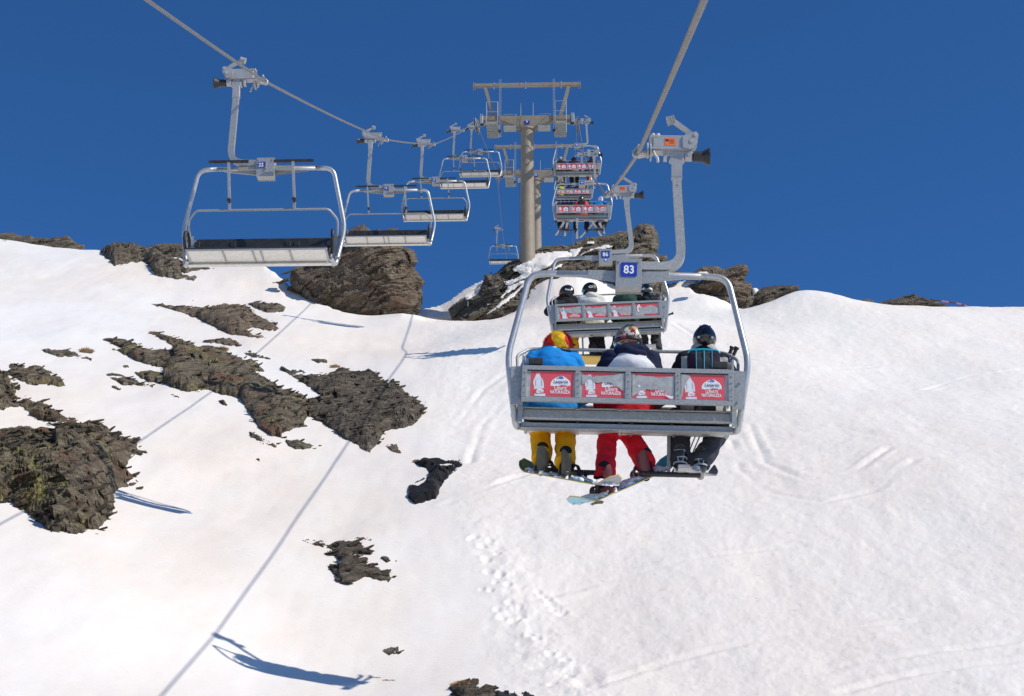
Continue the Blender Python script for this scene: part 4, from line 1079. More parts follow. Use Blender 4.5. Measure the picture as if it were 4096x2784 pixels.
CX = -.085          # the chair hangs this far beside the rope
ZT = -1.322; YT = -.12
def side_path(s):
    pts = [(0, YT, ZT), (.70, YT, ZT), (.955, YT, ZT - .01), (1.135, -.21, ZT - .86), (1.10, -.20, ZT - 1.10), (1.04, -.10, ZT - 1.49), (.985, .02, ZT - 1.44)]
    return [Vector((s * x + CX, y, z)) for x, y, z in arc(pts, [0, 0, .32, .18, .1, .06, 0], 8)]
def grip(root, sticker):
    A = M['alu']
    mb = MB()
    mb.box((.315, .0, .090), (.35, .13, .150), bev=.010)
    mb.box((.315, .0, .012), (.40, .10, .02)); mb.box((.30, -.068, .02), (.34, .008, .014))
    ear = [(.44, .03), (.44, .15), (.53, .19), (.575, .20), (.60, .17), (.585, .10), (.52, .01)]
    for y in (-.078, .058): mb.plate([(x - 0, z) for x, z in ear], (0, y + .02, 0), (1, 0, 0), (0, 0, 1), .02)
    for x, z, r in ((.565, .165, .018), (.53, .10, .024)): mb.cyl((x, -.085, z), (x, .085, z), r, n=12, m=1)
    mb.box((.16, 0, .15), (.10, .14, .03), bev=.01); mb.cyl((.14, -.03, .16), (.14, -.03, .185), .03, n=12); mb.cyl((.19, -.03, .16), (.19, -.03, .185), .03, n=12)
    mb.obj('grip_body', [A, M['galv_old']], root)
    mb = MB()
    mb.box((.07, 0, -.005), (.17, .10, .045), Matrix.Rotation(-.2, 3, 'Y'), bev=.012)
    mb.box((.0, 0, .03), (.03, .20, .035), bev=.01); mb.tube([(-.02, -.02, .035), (-.05, -.02, .0), (-.045, -.02, -.04), (-.01, -.02, -.05)], .016, n=8)
    mb.obj('clamp_jaw', A, root)
    mb = MB()
    for x, z, r in ((.085, .0, .075), (.115, -.02, .085)): mb.cyl((x, -.05, z), (x + .016, -.05, z), r, n=18)
    mb.tube([(.15, -.06, -.01), (.165, -.07, -.06), (.19, -.07, -.085), (.195, -.07, -.13)], .014, n=8)
    mb.obj('guide_disc', M['galv_old'], root)
    mb = MB(); mb.tube(arc([(.565, 0, .175), (.50, 0, .235), (.35, -.02, .335)], .05, 4), 0, square=(.05, .035)); mb.obj('lever', A, root)
    mb = MB(); d = Vector((.8, 0, .25)).normalized(); c = Vector((.325, -.02, .345))
    [mb.cyl(c + d * q_, c + d * (q_ + .010), .043 if k_ % 2 else .038, n=20, m=0) for k_, q_ in enumerate((-.03, -.02, -.01, .0, .01, .02))]; mb.cyl(c - d * .038, c - d * .030, .048, n=20, m=1); mb.cyl(c + d * .030, c + d * .036, .046, n=20, m=1)
    mb.obj('roller', [M['galv_old'], A], root)
    mb = MB(); mb.box((.50, 0, -.03), (.075, .09, .065), bev=.006); mb.cyl((.50, -.05, -.03), (.50, -.04, -.03), .014, n=8)
    mb.obj('buffer_mount', A, root)
    mb = MB(); mb.box((.27, 0, -.03), (.035, .10, .075), bev=.005); mb.obj('guide_block', A, root)
    mb = MB(); mb.cyl((.535, 0, -.03), (.55, 0, -.03), .03, n=14); mb.cyl((.55, 0, -.03), (.635, 0, -.03), .052, n=20); mb.cyl((.635, 0, -.03), (.70, 0, -.03), .052, .084, n=20, caps=False); mb.cyl((.70, 0, -.03), (.715, 0, -.03), .084, n=20)
    mb.obj('buffer', M['damper'], root)
    if sticker:
        mb = MB(); mb.box((.315, -.0665, .09), (.11, .003, .075)); mb.box((.285, -.069, .105), (.03, .002, .02), m=1)
        for k in range(3): mb.box((.33, -.069, .11 - k * .017), (.05, .002, .003), m=1)
        mb.obj('sticker', [M[sticker], M['damper']], root)
def chair(A, num, label, loaded, yaw=0., roll=0., wide=1., kinds='addd', detail=False, sticker=None, hand=False, parent_parts=True):
    root = empty('chairlift_chair', frame_at(A, yaw, roll) @ Matrix.Diagonal((wide, 1, 1, 1)))
    tag(root, label, 'chairlift chair', 'chairs hanging from the haul rope')
    Gv = M['galv']
    grip(root, sticker)
    # hanger
    top = Vector((.385, 0, -.02)); hp = [(.385, 0, .0), (.385, 0, -.30), (.432, -.10, -1.235), (CX + .10, YT, -1.245)]
    path = arc(hp, [0, .1, .30, 0], 10)
    mb = MB(); mb.tube(path, 0, square=(.075, .086))
    mb.obj('hanger', Gv, root)
    mb = MB(); mb.plate([(-.085, 0), (.085, 0), (.055, -.10), (.052, -.26), (-.052, -.26), (-.055, -.10)], (.385, -.042, .0), (1, 0, 0), (0, 0, 1), -.0); 
    mb.box((.385, 0, -.05), (.15, .082, .09), bev=.01); mb.box((.385, 0, -.17), (.104, .081, .2), bev=.004)
    mb.cyl((.385, -.045, -.36), (.385, -.038, -.36), .008, n=8, m=1)
    mb.obj('hanger_head', [M['alu'], M['rubber']], root)
    # plate with number
    mb = MB(); mb.box((CX, YT - .075, -1.335), (.25, .008, .285), bev=.002); mb.box((CX, YT + .075, -1.335), (.25, .008, .285)); mb.box((CX - .12, YT, -1.335), (.008, .142, .285)); mb.box((CX, YT, -1.467), (.24, .142, .008)); mb.box((CX, YT, -1.203), (.24, .142, .008))
    for s in (-1, 1): mb.cyl((CX + s * .095, YT - .09, -1.222), (CX + s * .095, YT - .078, -1.222), .013, n=8)
    if not loaded: mb.box((CX - .012, YT + .09, -1.305), (.012, .02, .13)); [mb.cyl((CX + s * .10, YT + .078, -1.222), (CX + s * .10, YT + .09, -1.222), .012, n=8) for s in (-1, 1)]
    mb.obj('centre_plate', Gv, root)
    mb = MB()
    if not num: pass
    elif loaded:
        mb.plate(rrect(.158, .142, .018), (CX + .0, YT - .081, -1.305), (1, 0, 0), (0, 0, 1), .003)
        sg = mb.obj('number_sign', M['blue'], root); mb = MB()
        put_text(mb, num, (CX, YT - .086, -1.305), (1, 0, 0), (0, 0, 1), .085, bold=.03, sx=.92); mb.obj('number', M['white'], sg)
        if hand:
            mb = MB(); mb.cyl((CX, YT - .0815, -1.415), (CX, YT - .080, -1.415), .034, n=18, m=1)
            mb.plate([(-.012, -.02), (.012, -.02), (.02, .0), (.026, .012), (.016, .008), (.012, .024), (.004, .01), (0, .028), (-.005, .01), (-.014, .024), (-.015, .007), (-.026, .012), (-.02, -.002)], (CX, YT - .083, -1.415), (1, 0, 0), (0, 0, 1), .001)
            mb.obj('hand_sticker', [M['white'], M['blue']], root)
    else:
        mb.plate(rrect(.096, .088, .008), (CX + .06, YT + .084, -1.305), (-1, 0, 0), (0, 0, 1), .003)
        sg = mb.obj('number_sign', M['blue'], root); mb = MB()
        put_text(mb, num, (CX + .06, YT + .089, -1.305), (-1, 0, 0), (0, 0, 1), .058, bold=.03, sx=.9); mb.obj('number', M['white'], sg)
    # hoop frame
    l = side_path(-1); r = side_path(1)
    mb = MB(); mb.tube(list(reversed(l)) + r[1:], .031, n=14)
    mb.obj('hoop_frame', M['tube'], root)
    for s in (-1, 1):
        mb = MB(); mb.plate([(.125, 0), (.60, 0), (.58, -.012), (.125, -.07)], (CX, YT - .012, ZT - .022), (s, 0, 0), (0, 0, 1), .02 * s)
        mb.box((CX + s * .26, YT, ZT + .0), (.28, .064, .066), bev=.01); mb.obj('gusset', Gv, root)
        mb = MB(); mb.box((CX + s * 1.04, -.235, -2.47), (.11, .012, .36), Matrix.Rotation(s * .04, 3, 'Y')); mb.cyl((CX + s * 1.05, -.255, -2.40), (CX + s * 1.05, -.24, -2.40), .013, n=8); mb.cyl((CX + s * 1.03, -.255, -2.58), (CX + s * 1.03, -.24, -2.58), .011, n=8)
        mb.box((CX + s * 1.0, -.17, -2.69), (.045, .03, .20)); mb.obj('side_plate', Gv, root)
        mb = MB(); mb.cyl((CX + s * 1.03, -.10, -2.70), (CX + s * 1.09, -.10, -2.70), .018, n=8); mb.obj('pivot_bolt', Gv, root)
    # guard rail with bevelled ends
    tp = [(-1.035, -.22, -2.34), (-1.05, -.10, -2.13), (-.93, .01, -2.018), (.93, .01, -2.018), (1.05, -.10, -2.13), (1.035, -.22, -2.34)]
    mb = MB(); mb.tube([Vector((x + CX, y, z)) for x, y, z in arc(tp, .05, 4)], .0155, n=10); mb.obj('guard_rail', Gv, root)
    Y = -.275; dz = 0 if loaded else -.055
    mb = MB(); mb.box((CX, Y, -2.316 + dz), (1.98, .035, .040), bev=.003); mb.box((CX, Y, -2.612), (1.98, .035, .040), bev=.003)
    mb.obj('backrest_rail', Gv, root)
    for k, x in enumerate((-.967, -.467, .003, .467, .962)):
        mb = MB(); mb.box((CX + x, Y - .004, -2.464), (.048, .03, .255), bev=.002)
        for q in range(4): mb.cyl((CX + x, Y - .024, -2.37 - q * .062), (CX + x, Y - .019, -2.37 - q * .062), .005, n=6, m=1)
        mb.obj('backrest_post', [Gv, M['rubber']], root)
    for k, (x0, x1) in enumerate(((-.943, -.491), (-.443, -.021), (.027, .443), (.491, .938))):
        mb = MB(); mb.box((CX + (x0 + x1) / 2, Y, -2.464), (x1 - x0, .006, .256)); mb.box((CX + (x0 + x1) / 2, Y - .006, -2.342), (x1 - x0, .012, .006), m=1)
        pn = mb.obj('backrest_panel', [M['galv_old'], M['damper']], root)
        off = (.035, .02, .02, .012)[k]; w = min(.405, x1 - x0 - .03)
        if loaded: poster('poster', (CX + x0 + off, Y - .003, -2.347), w, .238, kinds[k], detail, pn)
    mb = MB(); mb.box((CX, Y + .034, -2.465 + dz * .3), (1.90, .05, .30 + dz * .1), bev=.02)
    for x in (-.93, -.47, -.35, .42, .93): mb.box((CX + x, Y + .062, -2.37 + dz), (.075, .02, .08), bev=.004)
    mb.obj('backrest_pad', M['rubber'], root)
    for s in (-1, 1):
        if not loaded: continue
        mb = MB(); mb.cyl((CX + s * .80, -.25, -2.245), (CX + s * .93, -.25, -2.245), .036, n=16); mb.obj('damper', M['damper'], root)
        mb = MB()
        for q in range(5): mb.cyl((CX + s * (.935 + q * .008), -.25, -2.245), (CX + s * (.938 + q * .008), -.25, -2.245), .03, n=12)
        mb.box((CX + s * .985, -.25, -2.25), (.02, .03, .12)); mb.tube([(CX + s * .965, -.12, -2.10), (CX + s * .975, -.27, -2.34)], .004, n=5); mb.obj('spring', Gv, root)
    lf = .04 if loaded else 0.
    # seat: cushion, pale pan underneath with ribs, beams
    mb = MB(); mb.box((CX, .10, -2.722 + lf * .5), (1.94, .42, .035), Matrix.Rotation(-.03 + lf * 3, 3, 'X'), bev=.015); mb.obj('seat', M['rubber'], root)
    tl = Matrix.Rotation(.04 + lf * 3, 3, 'X')
    mb = MB(); mb.box((CX, .135, -2.765 + lf * .5), (1.93, .33, .012), tl, bev=.002); mb.obj('seat_pan', M['pale'], root)
    for x in (-.96, -.46, -.06, .05, .46, .96):
        mb = MB(); mb.box((CX + x, .135, -2.778 + lf * .5), (.022, .32, .016), tl); mb.obj('seat_rib', Gv, root)
    mb = MB(); mb.box((CX, .305, -2.752 + lf), (1.95, .02, .024), bev=.004); mb.obj('seat_lip', Gv, root)
    mb = MB(); mb.box((CX, -.10, -2.690), (1.97, .045, .10), bev=.014); mb.box((CX, -.11, -2.634), (1.97, .04, .012), bev=.003); mb.obj('seat_rear_beam', Gv, root)
    mb = MB()
    for x in (-.95, -.46, -.06, .05, .42, .94): mb.box((CX + x, -.085, -2.748), (.03, .04, .02))
    for x in (-.46, -.06, .05, .42): mb.box((CX + x, -.134, -2.645), (.05, .008, .012), bev=.003, m=1)
    mb.obj('seat_bracket', [M['rubber'], Gv], root)
    mb = MB(); mb.box((CX, -.065, -2.782), (1.99, .03, .05), bev=.003); mb.box((CX, -.06, -2.812), (1.99, .075, .012), bev=.002)
    mb.plate([(-.98, .02), (-.72, -.0), (-.70, -.02), (-.98, -.02)], (CX, -.083, -2.775), (1, 0, 0), (0, 0, 1), .003)
    mb.obj('seat_lower_beam', M['pale'] if not loaded else Gv, root)
    for s in (-1, 1):
        mb = MB(); ring = [Vector((CX + s * (1.01 + .012 * math.sin(t)), .06 + .12 * math.sin(t + .3), -2.53 + .14 * math.cos(t))) for t in np.linspace(0, 2 * math.pi, 20)]
        mb.tube(ring, .024, n=8); mb.obj('armrest', M['rubber'], root)
    if loaded:
        # restraint bar closed: lap bar, stems and footrests in front
        mb = MB(); mb.tube([Vector((x + CX, y, z)) for x, y, z in arc([(-1.0, -.2, -2.36), (-.98, .36, -2.44), (.98, .36, -2.44), (1.0, -.2, -2.36)], .08, 4)], .0155, n=10); mb.obj('lap_bar', Gv, root)
        for x, xa, xb_ in ((-.49, -.78, -.20), (.42, .13, .71)):
            mb = MB(); mb.tube([(CX + x, .36, -2.44), (CX + x, .38, -2.60), (CX + x - .005, .32, -2.80), (CX + x - .01, .20, -3.11)], 0, square=(.035, .032)); mb.obj('footrest_stem', Gv, root)
            mb = MB(); mb.cyl((CX + xa, .19, -3.127), (CX + xb_, .19, -3.127), .024, n=12); mb.obj('footrest', M['rubber'], root)
    else:
        # restraint bar open: stems and footrests swung up
        for xb0, xt, xa, xb_ in ((-.45, -.40, -.69, -.13), (.46, .51, .23, .79)):
            mb = MB(); mb.tube([(CX + xb0, .01, -2.018), (CX + xb0, .05, -1.88), (CX + xb0 + .02, .07, -1.62), (CX + xt, .03, -1.29)], 0, square=(.032, .036)); mb.obj('footrest_stem', Gv, root)
            mb = MB(); mb.cyl((CX + xa, .03, -1.285), (CX + xb_, .03, -1.285), .023, n=12); mb.obj('footrest', M['rubber'], root)
            mb = MB(); mb.cyl((CX + xb0, .05, -1.905), (CX + xb0, .10, -1.905), .03, n=12); mb.obj('stop_knob', M['rubber'], root)
    return root
c83 = chair(R_ANCH[0], '83', 'nearest loaded chair with number 83 and red posters on its backrest', True, wide=.945, roll=math.radians(2.0), kinds='abcd', detail=True, sticker='orange')
c86 = chair(R_ANCH[1], '86', 'loaded chair with number 86 and torn posters, second on the right', True, wide=.97, roll=math.radians(-1.7), kinds='efgh', detail=True, sticker='orange', hand=True)
c41 = chair(R_ANCH[2], '41', 'loaded chair with number 41 against the sky above the crag', True, roll=math.radians(.4), kinds='aijk', sticker='green_st')
c70 = chair(R_ANCH[3], '70', 'loaded chair with number 70 hanging level with the pylon head', True, kinds='aaai', sticker='green_st')
c40 = chair((3.68, 11.20, 107.6), '', 'farthest loaded chair, seen between chairs 70 and 41', True, kinds='llal', roll=math.radians(.6))
PI = math.pi
for A, num, lab in ((L_ANCH[0], '22', 'nearest empty chair, number 22, with raised footrests'), (L_ANCH[1], '19', 'second empty chair, number 19, in front of the huge brown crag'), (L_ANCH[2], '23', 'third empty chair, number 23, clear against the sky'),
                    (L_ANCH[3], '18', 'fourth empty chair, overlapping the one behind it left of the pylon'), (L_ANCH[4], '17', 'fifth empty chair, its grip just at the pylon wheels'), (L_ANCH[5], '21', 'farthest empty chair, small and low beside the pylon mast')):
    chair(A, num, lab, False, yaw=PI, sticker=None, wide=.975 if num == '22' else .99)
# striped marker pole on the right skyline
mb = MB(); pts = [Vector(PX(px, py, 86)) for px, py in ((3720, 1198), (3760, 1203), (3800, 1209), (3835, 1214), (3855, 1220), (3872, 1228))]
pp = arc(pts, .2, 3)
for i in range(len(pp) - 1): mb.cyl(pp[i], pp[i + 1], .028, n=8, m=(i // 3) % 2, caps=False)
tag(mb.obj('marker_pole', [M['damper'], M['orange']]), 'orange and black striped marker pole lying on the right skyline', 'marker pole')

# ------------------------------------------------------------------ people: bodies and clothes as smooth blended surfaces
def _cap(P, a, b, ra, rb, sx=1., sy=1.):
    a = np.array(a, float); b = np.array(b, float); ab = b - a
    k = np.array([1 / sx, 1 / sy, 1.]); Pa = (P - a) * k; ab2 = ab * k
    t = np.clip((Pa @ ab2) / max(ab2 @ ab2, 1e-9), 0, 1)
    return np.linalg.norm(Pa - t[..., None] * ab2, axis=-1) - (ra + (rb - ra) * t)
def _ell(P, c, r):
    r = np.array(r, float); q = (P - np.array(c)) / r
    n = np.linalg.norm(q, axis=-1); return (n - 1) * r.min()
def _box(P, c, h, r):
    q = np.abs(P - np.array(c)) - (np.array(h) - r)
    return np.linalg.norm(np.maximum(q, 0), axis=-1) + np.minimum(q.max(-1), 0) - r
def smin(a, b, k):
    h = np.clip(.5 + .5 * (b - a) / k, 0, 1)
    return b * (1 - h) + a * h - k * h * (1 - h)
def surface(fn, lo, hi, h):
    """surface nets: numpy distance field -> quad mesh"""
    xs = [np.arange(lo[i], hi[i] + h, h) for i in range(3)]
    P = np.stack(np.meshgrid(*xs, indexing='ij'), -1)
    Vv = fn(P); n = Vv.shape
    ins = Vv < 0
    c = lambda i, j, k, A=Vv: A[i:n[0] - 1 + i, j:n[1] - 1 + j, k:n[2] - 1 + k]
    cor = [(i, j, k) for i in (0, 1) for j in (0, 1) for k in (0, 1)]
    cnt = sum(c(*q, A=ins).astype(int) for q in cor)
    act = (cnt > 0) & (cnt < 8)
    idx = -np.ones(act.shape, int); idx[act] = np.arange(act.sum())
    acc = np.zeros((act.sum(), 3)); w = np.zeros(act.sum())
    for a in cor:
        for ax in range(3):
            if a[ax]: continue
            b = list(a); b[ax] = 1
            va = c(*a)[act]; vb = c(*b)[act]; m_ = (va < 0) != (vb < 0)
            t = va / np.where(np.abs(va - vb) < 1e-12, 1e-12, va - vb)
            p = np.array(a, float)[None].repeat(len(va), 0); p[:, ax] = t
            acc[m_] += p[m_]; w += m_
    Vt = (np.argwhere(act) + acc / w[:, None]) * h + np.array(lo)
    F = []
    for ax in range(3):
        o1, o2 = [(1, 2), (2, 0), (0, 1)][ax]
        sl0 = [slice(1, n[i] - 1) for i in range(3)]; sl0[ax] = slice(0, n[ax] - 1)
        sl1 = list(sl0); sl1[ax] = slice(1, n[ax])
        s0 = ins[tuple(sl0)]; s1 = ins[tuple(sl1)]
        E = np.argwhere(s0 != s1)
        if len(E) == 0: continue
        base = E + np.array([1 if i != ax else 0 for i in range(3)])
        u1 = np.zeros(3, int); u1[o1] = 1; u2 = np.zeros(3, int); u2[o2] = 1
        q = [base - u1 - u2, base - u2, base, base - u1]
        ids = np.stack([idx[tuple(x.T)] for x in q], -1)
        fl = s0[tuple(E.T)]
        ids = np.where(fl[:, None], ids, ids[:, ::-1]); F.append(ids)
    F = np.concatenate(F); F = F[(F >= 0).all(1)]
    return Vt, F
def blob(name, fn, lo, hi, h, mat, parent, label=None, cols=None):
    V_, F_ = surface(fn, lo, hi, h)
    if len(F_) == 0: return None
    mi = None
    if cols is not None:
        cen = V_[F_].mean(1); mi = cols(cen)
    o = bpy.data.objects.new(name, npmesh(name, V_, F_, mat, True, mi)); link(o, parent)
    if label: o['label'] = label
    return o
def cloth(name, a, b=None, sc=9., rough=.85):
    return nmat(name, a, rough, 0, b or tuple(x * .8 for x in a), sc, 4, .5, 9, spec=.2, bdist=.025)
CL = {
 'blue': cloth('blue_jacket_cloth', (.008, .215, .60), (.012, .25, .66)), 'yellow': cloth('yellow_trouser_cloth', (.72, .36, .006), (.66, .32, .005)),
 'navyc': cloth('navy_jacket_cloth', (.012, .018, .05)), 'whitec': cloth('white_jacket_cloth', (.74, .74, .76), (.68, .68, .70)),
 'redc': cloth('red_trouser_cloth', (.62, .012, .03), (.55, .010, .025)), 'grey': cloth('slate_trouser_cloth', (.030, .034, .048), (.04, .044, .058)),
 'black': cloth('black_jacket_cloth', (.010, .010, .013), (.018, .018, .022)), 'cream': cloth('cream_jacket_cloth', (.70, .68, .62), (.62, .60, .55)),
 'green': cloth('dark_green_jacket_cloth', (.022, .055, .040), (.03, .07, .05)), 'lgrey': cloth('pale_grey_cloth', (.45, .45, .44), (.36, .36, .36)),
 'plum': cloth('plum_cloth', (.035, .018, .035)), 'char': cloth('charcoal_cloth', (.045, .047, .05)), 'orange': cloth('orange_jacket_cloth', (.75, .07, .02), (.65, .06, .02)),
 'skyb': cloth('bright_blue_jacket_cloth', (.006, .24, .60)), 'lime': cloth('lime_cloth', (.50, .52, .02)), 'sand': cloth('sand_trouser_cloth', (.20, .16, .12)), 'brown': cloth('brown_cloth', (.05, .018, .014)),
 'burg': cloth('burgundy_print_cloth', (.25, .08, .09), (.5, .3, .3), 40)}
M['skin'] = nmat('skin', (.48, .27, .18), .55, 0, (.44, .24, .16), 12)
M['gloss'] = nmat('glossy_black_helmet', (.008, .008, .010), .22, 0, None, coat=.6)
M['matt'] = nmat('matt_black_helmet', (.014, .014, .015), .5)
M['gm'] = nmat('grey_helmet', (.16, .17, .18), .35)
M['cyan'] = nmat('cyan_trim', (.01, .35, .50), .5)
M['lens_o'] = nmat('orange_mirror_lens', (.85, .16, .03), .12, .6, (.5, .05, .02), 8)
M['lens_b'] = nmat('blue_mirror_lens', (.05, .35, .5), .12, .6, (.3, .6, .7), 8)
M['wigr'] = nmat('red_fur', (.72, .02, .02), .8, 0, (.55, .01, .015), 30); M['wigy'] = nmat('yellow_fur', (.80, .55, .01), .8, 0, (.70, .42, .01), 30)
M['olive'] = nmat('olive_binding_plastic', (.055, .052, .036), .5, 0, (.08, .075, .055), 14)
M['wine'] = nmat('burgundy_binding_plastic', (.10, .018, .022), .5, 0, (.15, .03, .035), 14)
M['bgreen'] = nmat('green_board_topsheet', (.04, .16, .06), .35, 0, (.03, .13, .05), 10); M['byel'] = nmat('yellow_board_base', (.62, .42, .08), .4, 0, (.55, .38, .08), 6)
M['bturq'] = nmat('turquoise_board', (.03, .25, .32), .35, 0, (.04, .30, .38), 6); M['bpale'] = nmat('pale_blue_board', (.22, .52, .66), .4, 0, (.30, .60, .72), 3)
M['ski'] = nmat('pale_ski_base', (.30, .31, .33), .4, 0, (.38, .39, .41), 8); M['skib'] = nmat('dark_ski_top', (.04, .04, .05), .35); M['pink'] = nmat('pink_ski_tip', (.55, .30, .33), .4)
M['wood'] = nmat('tan_rucksack_cloth', (.30, .19, .09), .7)
def art_material():
    m = bpy.data.materials.new('collage_helmet_print'); m.use_nodes = True; nt = m.node_tree; N = nt.nodes; K = nt.links; b = N['Principled BSDF']; b.inputs['Roughness'].default_value = .25; b.inputs['Coat Weight'].default_value = .5
    tc = N.new('ShaderNodeTexCoord'); w = N.new('ShaderNodeTexNoise'); w.inputs['Scale'].default_value = 14
    K.new(tc.outputs['Object'], w.inputs['Vector'])
    ad = N.new('ShaderNodeMix'); ad.data_type = 'RGBA'; ad.inputs[0].default_value = .10; K.new(tc.outputs['Object'], ad.inputs[6]); K.new(w.outputs['Color'], ad.inputs[7])
    v = N.new('ShaderNodeTexVoronoi'); v.inputs['Scale'].default_value = 19; K.new(ad.outputs[2], v.inputs['Vector'])
    sp = N.new('ShaderNodeSeparateColor'); K.new(v.outputs['Color'], sp.inputs[0])
    r = N.new('ShaderNodeValToRGB'); r.color_ramp.interpolation = 'CONSTANT'; e = r.color_ramp.elements
    cols = [(.70, .66, .58), (.45, .03, .02), (.74, .72, .68), (.60, .35, .20), (.78, .76, .72), (.20, .45, .05), (.70, .68, .62), (.35, .12, .05), (.05, .15, .45)]
    e[0].position = 0; e[0].color = (*cols[0], 1); e[1].position = 1 / 9; e[1].color = (*cols[1], 1)
    for i in range(2, 9): x = e.new(i / 9); x.color = (*cols[i], 1)
    K.new(sp.outputs[0], r.inputs[0])
    v2 = N.new('ShaderNodeTexVoronoi'); v2.feature = 'DISTANCE_TO_EDGE'; v2.inputs['Scale'].default_value = 28; K.new(ad.outputs[2], v2.inputs['Vector'])
    q = N.new('ShaderNodeValToRGB'); q.color_ramp.elements[0].position = .03; q.color_ramp.elements[1].position = .07; q.color_ramp.elements[0].color = (.12, .08, .06, 1); K.new(v2.outputs['Distance'], q.inputs[0])
    x = N.new('ShaderNodeMix'); x.data_type = 'RGBA'; x.blend_type = 'MULTIPLY'; x.inputs[0].default_value = 1; K.new(r.outputs[0], x.inputs[6]); K.new(q.outputs[0], x.inputs[7]); K.new(x.outputs[2], b.inputs['Base Color'])
    return m
M['collage'] = art_material()

def place(ch, x, y=.05, z=-2.685, rz=0.):
    return ch.matrix_basis @ Matrix.Translation((CX + x, y, z)) @ Matrix.Rotation(rz, 4, 'Z')
def hand_prims(P, wr, dr, side, curl=.5, sc=1.):
    """palm, four unequal bent fingers and a thumb; dr = direction of the hand"""
    wr = np.array(wr, float); d = np.array(dr, float); d /= np.linalg.norm(d)
    up = np.array([0, 0, 1.]) if abs(d[2]) < .9 else np.array([0, 1., 0]); lat = np.cross(d, up); lat /= np.linalg.norm(lat); nrm = np.cross(lat, d)
    r = _cap(P, wr, wr + d * .085 * sc, .026 * sc, .036 * sc)
    for k, (o_, l_) in enumerate(((-.03, .068), (-.010, .078), (.010, .074), (.03, .058))):
        a = wr + d * .095 * sc + lat * o_ * sc; b = a + (d * .55 * (1 - curl * .6) - nrm * curl * .5) * l_ * sc; c = b + (d * .4 * (1 - curl) - nrm * curl * .8) * l_ * .8 * sc
        r = smin(r, np.minimum(_cap(P, a - d * .02 * sc, b, .0125 * sc, .0115 * sc), _cap(P, b, c, .0115 * sc, .009 * sc)), .006)
    a = wr + d * .03 * sc - side * lat * .028 * sc; b = a + (d * .6 - side * lat * .7 - nrm * .3) * .045 * sc; c = b + (d * .8 - nrm * .4) * .035 * sc
    return smin(r, np.minimum(_cap(P, a, b, .015 * sc, .013 * sc), _cap(P, b, c, .013 * sc, .010 * sc)), .010)
def rider(ch, x, label, jacket, legs, head='helmet', res=.014, lean=.0, side=0., tall=1.0, headoff=(0, 0, 0), turn=0., ankles=None, boots='black', gloves='black',
          jcols=None, hood=None, hands=None, wide=1.0, hem=.0, helmet='gloss', elbows=None, knees=None, yoff=0., group='skiers and snowboarders riding the lift', trouser_top=None, nolegs=False):
    root = empty('person', place(ch, x, y=.05 + yoff)); tag(root, label, 'person', group)
    t = tall; W = wide
    hip = np.array([0, .02, .10]); wst = np.array([side * .3, .0 + lean * .3, .28 * t]); chs = np.array([side * .7, -.03 + lean * .7, .46 * t]); shl = np.array([side, -.02 + lean, .555 * t]); nk = np.array([side * 1.1, .0 + lean * 1.1, .64 * t])
    hd = np.array([side * 1.2, .035 + lean * 1.3, .765 * t]) + np.array(headoff)
    el = elbows or ((-.29 * W, .10, .30), (.29 * W, .10, .30)); hn = hands or ((-.17, .36, .22), (.17, .36, .22))
    ank = ankles or ((-.12, .20, -.33), (.12, .20, -.33)); kn = knees or tuple((a[0] * .9 + (.02 if a[0] > 0 else -.02), .42, .08) for a in ank)
    sh = [shl + np.array([s_ * .175 * W, 0, 0]) for s_ in (-1, 1)]
    lo = (-.48 * max(1, W), -.30, -.55); hi = (.48 * max(1, W), .62, 1.1)
    def nz(P, a, f, sd=0): return a * fbm(P * f, 2, sd)
    # body: one continuous figure
    def body(P):
        r = _cap(P, hip, chs, .12, .12, 1.15, .9); r = smin(r, _cap(P, chs, nk, .10, .055, 1.3, .9), .06)
        r = smin(r, _cap(P, nk, hd, .05, .055), .02); r = smin(r, _ell(P, hd, (.078, .098, .115)), .03)
        r = smin(r, _ell(P, hd + np.array([0, .095, -.02]), (.014, .02, .022)), .015)
        for i, s_ in enumerate((-1, 1)):
            r = smin(r, _ell(P, hd + np.array([s_ * .08, .0, 0]), (.012, .02, .03)), .01)
            r = smin(r, _cap(P, sh[i], el[i], .05, .038), .05); r = smin(r, _cap(P, el[i], hn[i], .036, .028), .02)
            h2 = np.array([s_ * .09, .03, .10]); r = smin(r, _cap(P, h2, kn[i], .08, .058), .05); r = smin(r, _cap(P, kn[i], ank[i], .055, .036), .03)
        return r
    blob('body', body, lo, hi, max(res, .018), M['skin'] if not (head == 'black') else CL['black'], root)
    # jacket
    r_ = np.random.RandomState(int(abs(x) * 1000) + len(label))
    def fold(P):
        w = P * 5.5 + np.array([r_s, 0, 0]); return .015 * fbm(w * np.array([.9, .9, 1.6]), 3, 5) + .016 * np.abs(vn(w * np.array([1.3, 1.3, .7]) + P[..., [2]] * 4, 9)) ** .7
    r_s = r_.uniform(0, 20)
    def jk(P):
        r = _cap(P, hip + np.array([0, -.015, .01 - hem]), wst, .195 * W, .165 * W, 1.13, .70); r = smin(r, _cap(P, wst, chs, .155 * W, .175 * W, 1.12, .80), .05)
        r = smin(r, _cap(P, chs, shl, .165 * W, .125, 1.25, .85), .06); r = smin(r, _cap(P, shl, nk, .11, .075, 1.2, 1.), .05)
        for i in (0, 1):
            r = smin(r, _cap(P, sh[i], el[i], .088, .068), .05); r = smin(r, _cap(P, el[i], hn[i], .066, .052), .03)
        r = np.maximum(r, -(P[..., 2] - (.025 - hem) - .25 * np.maximum(P[..., 1] - .05, 0)))
        r = np.maximum(r, -(np.linalg.norm(P - (nk + np.array([0, .01, .09])), axis=-1) - .085))
        return r - fold(P)
    mats = [CL[jacket]] if jcols is None else [CL[c_] for c_ in jcols[0]]
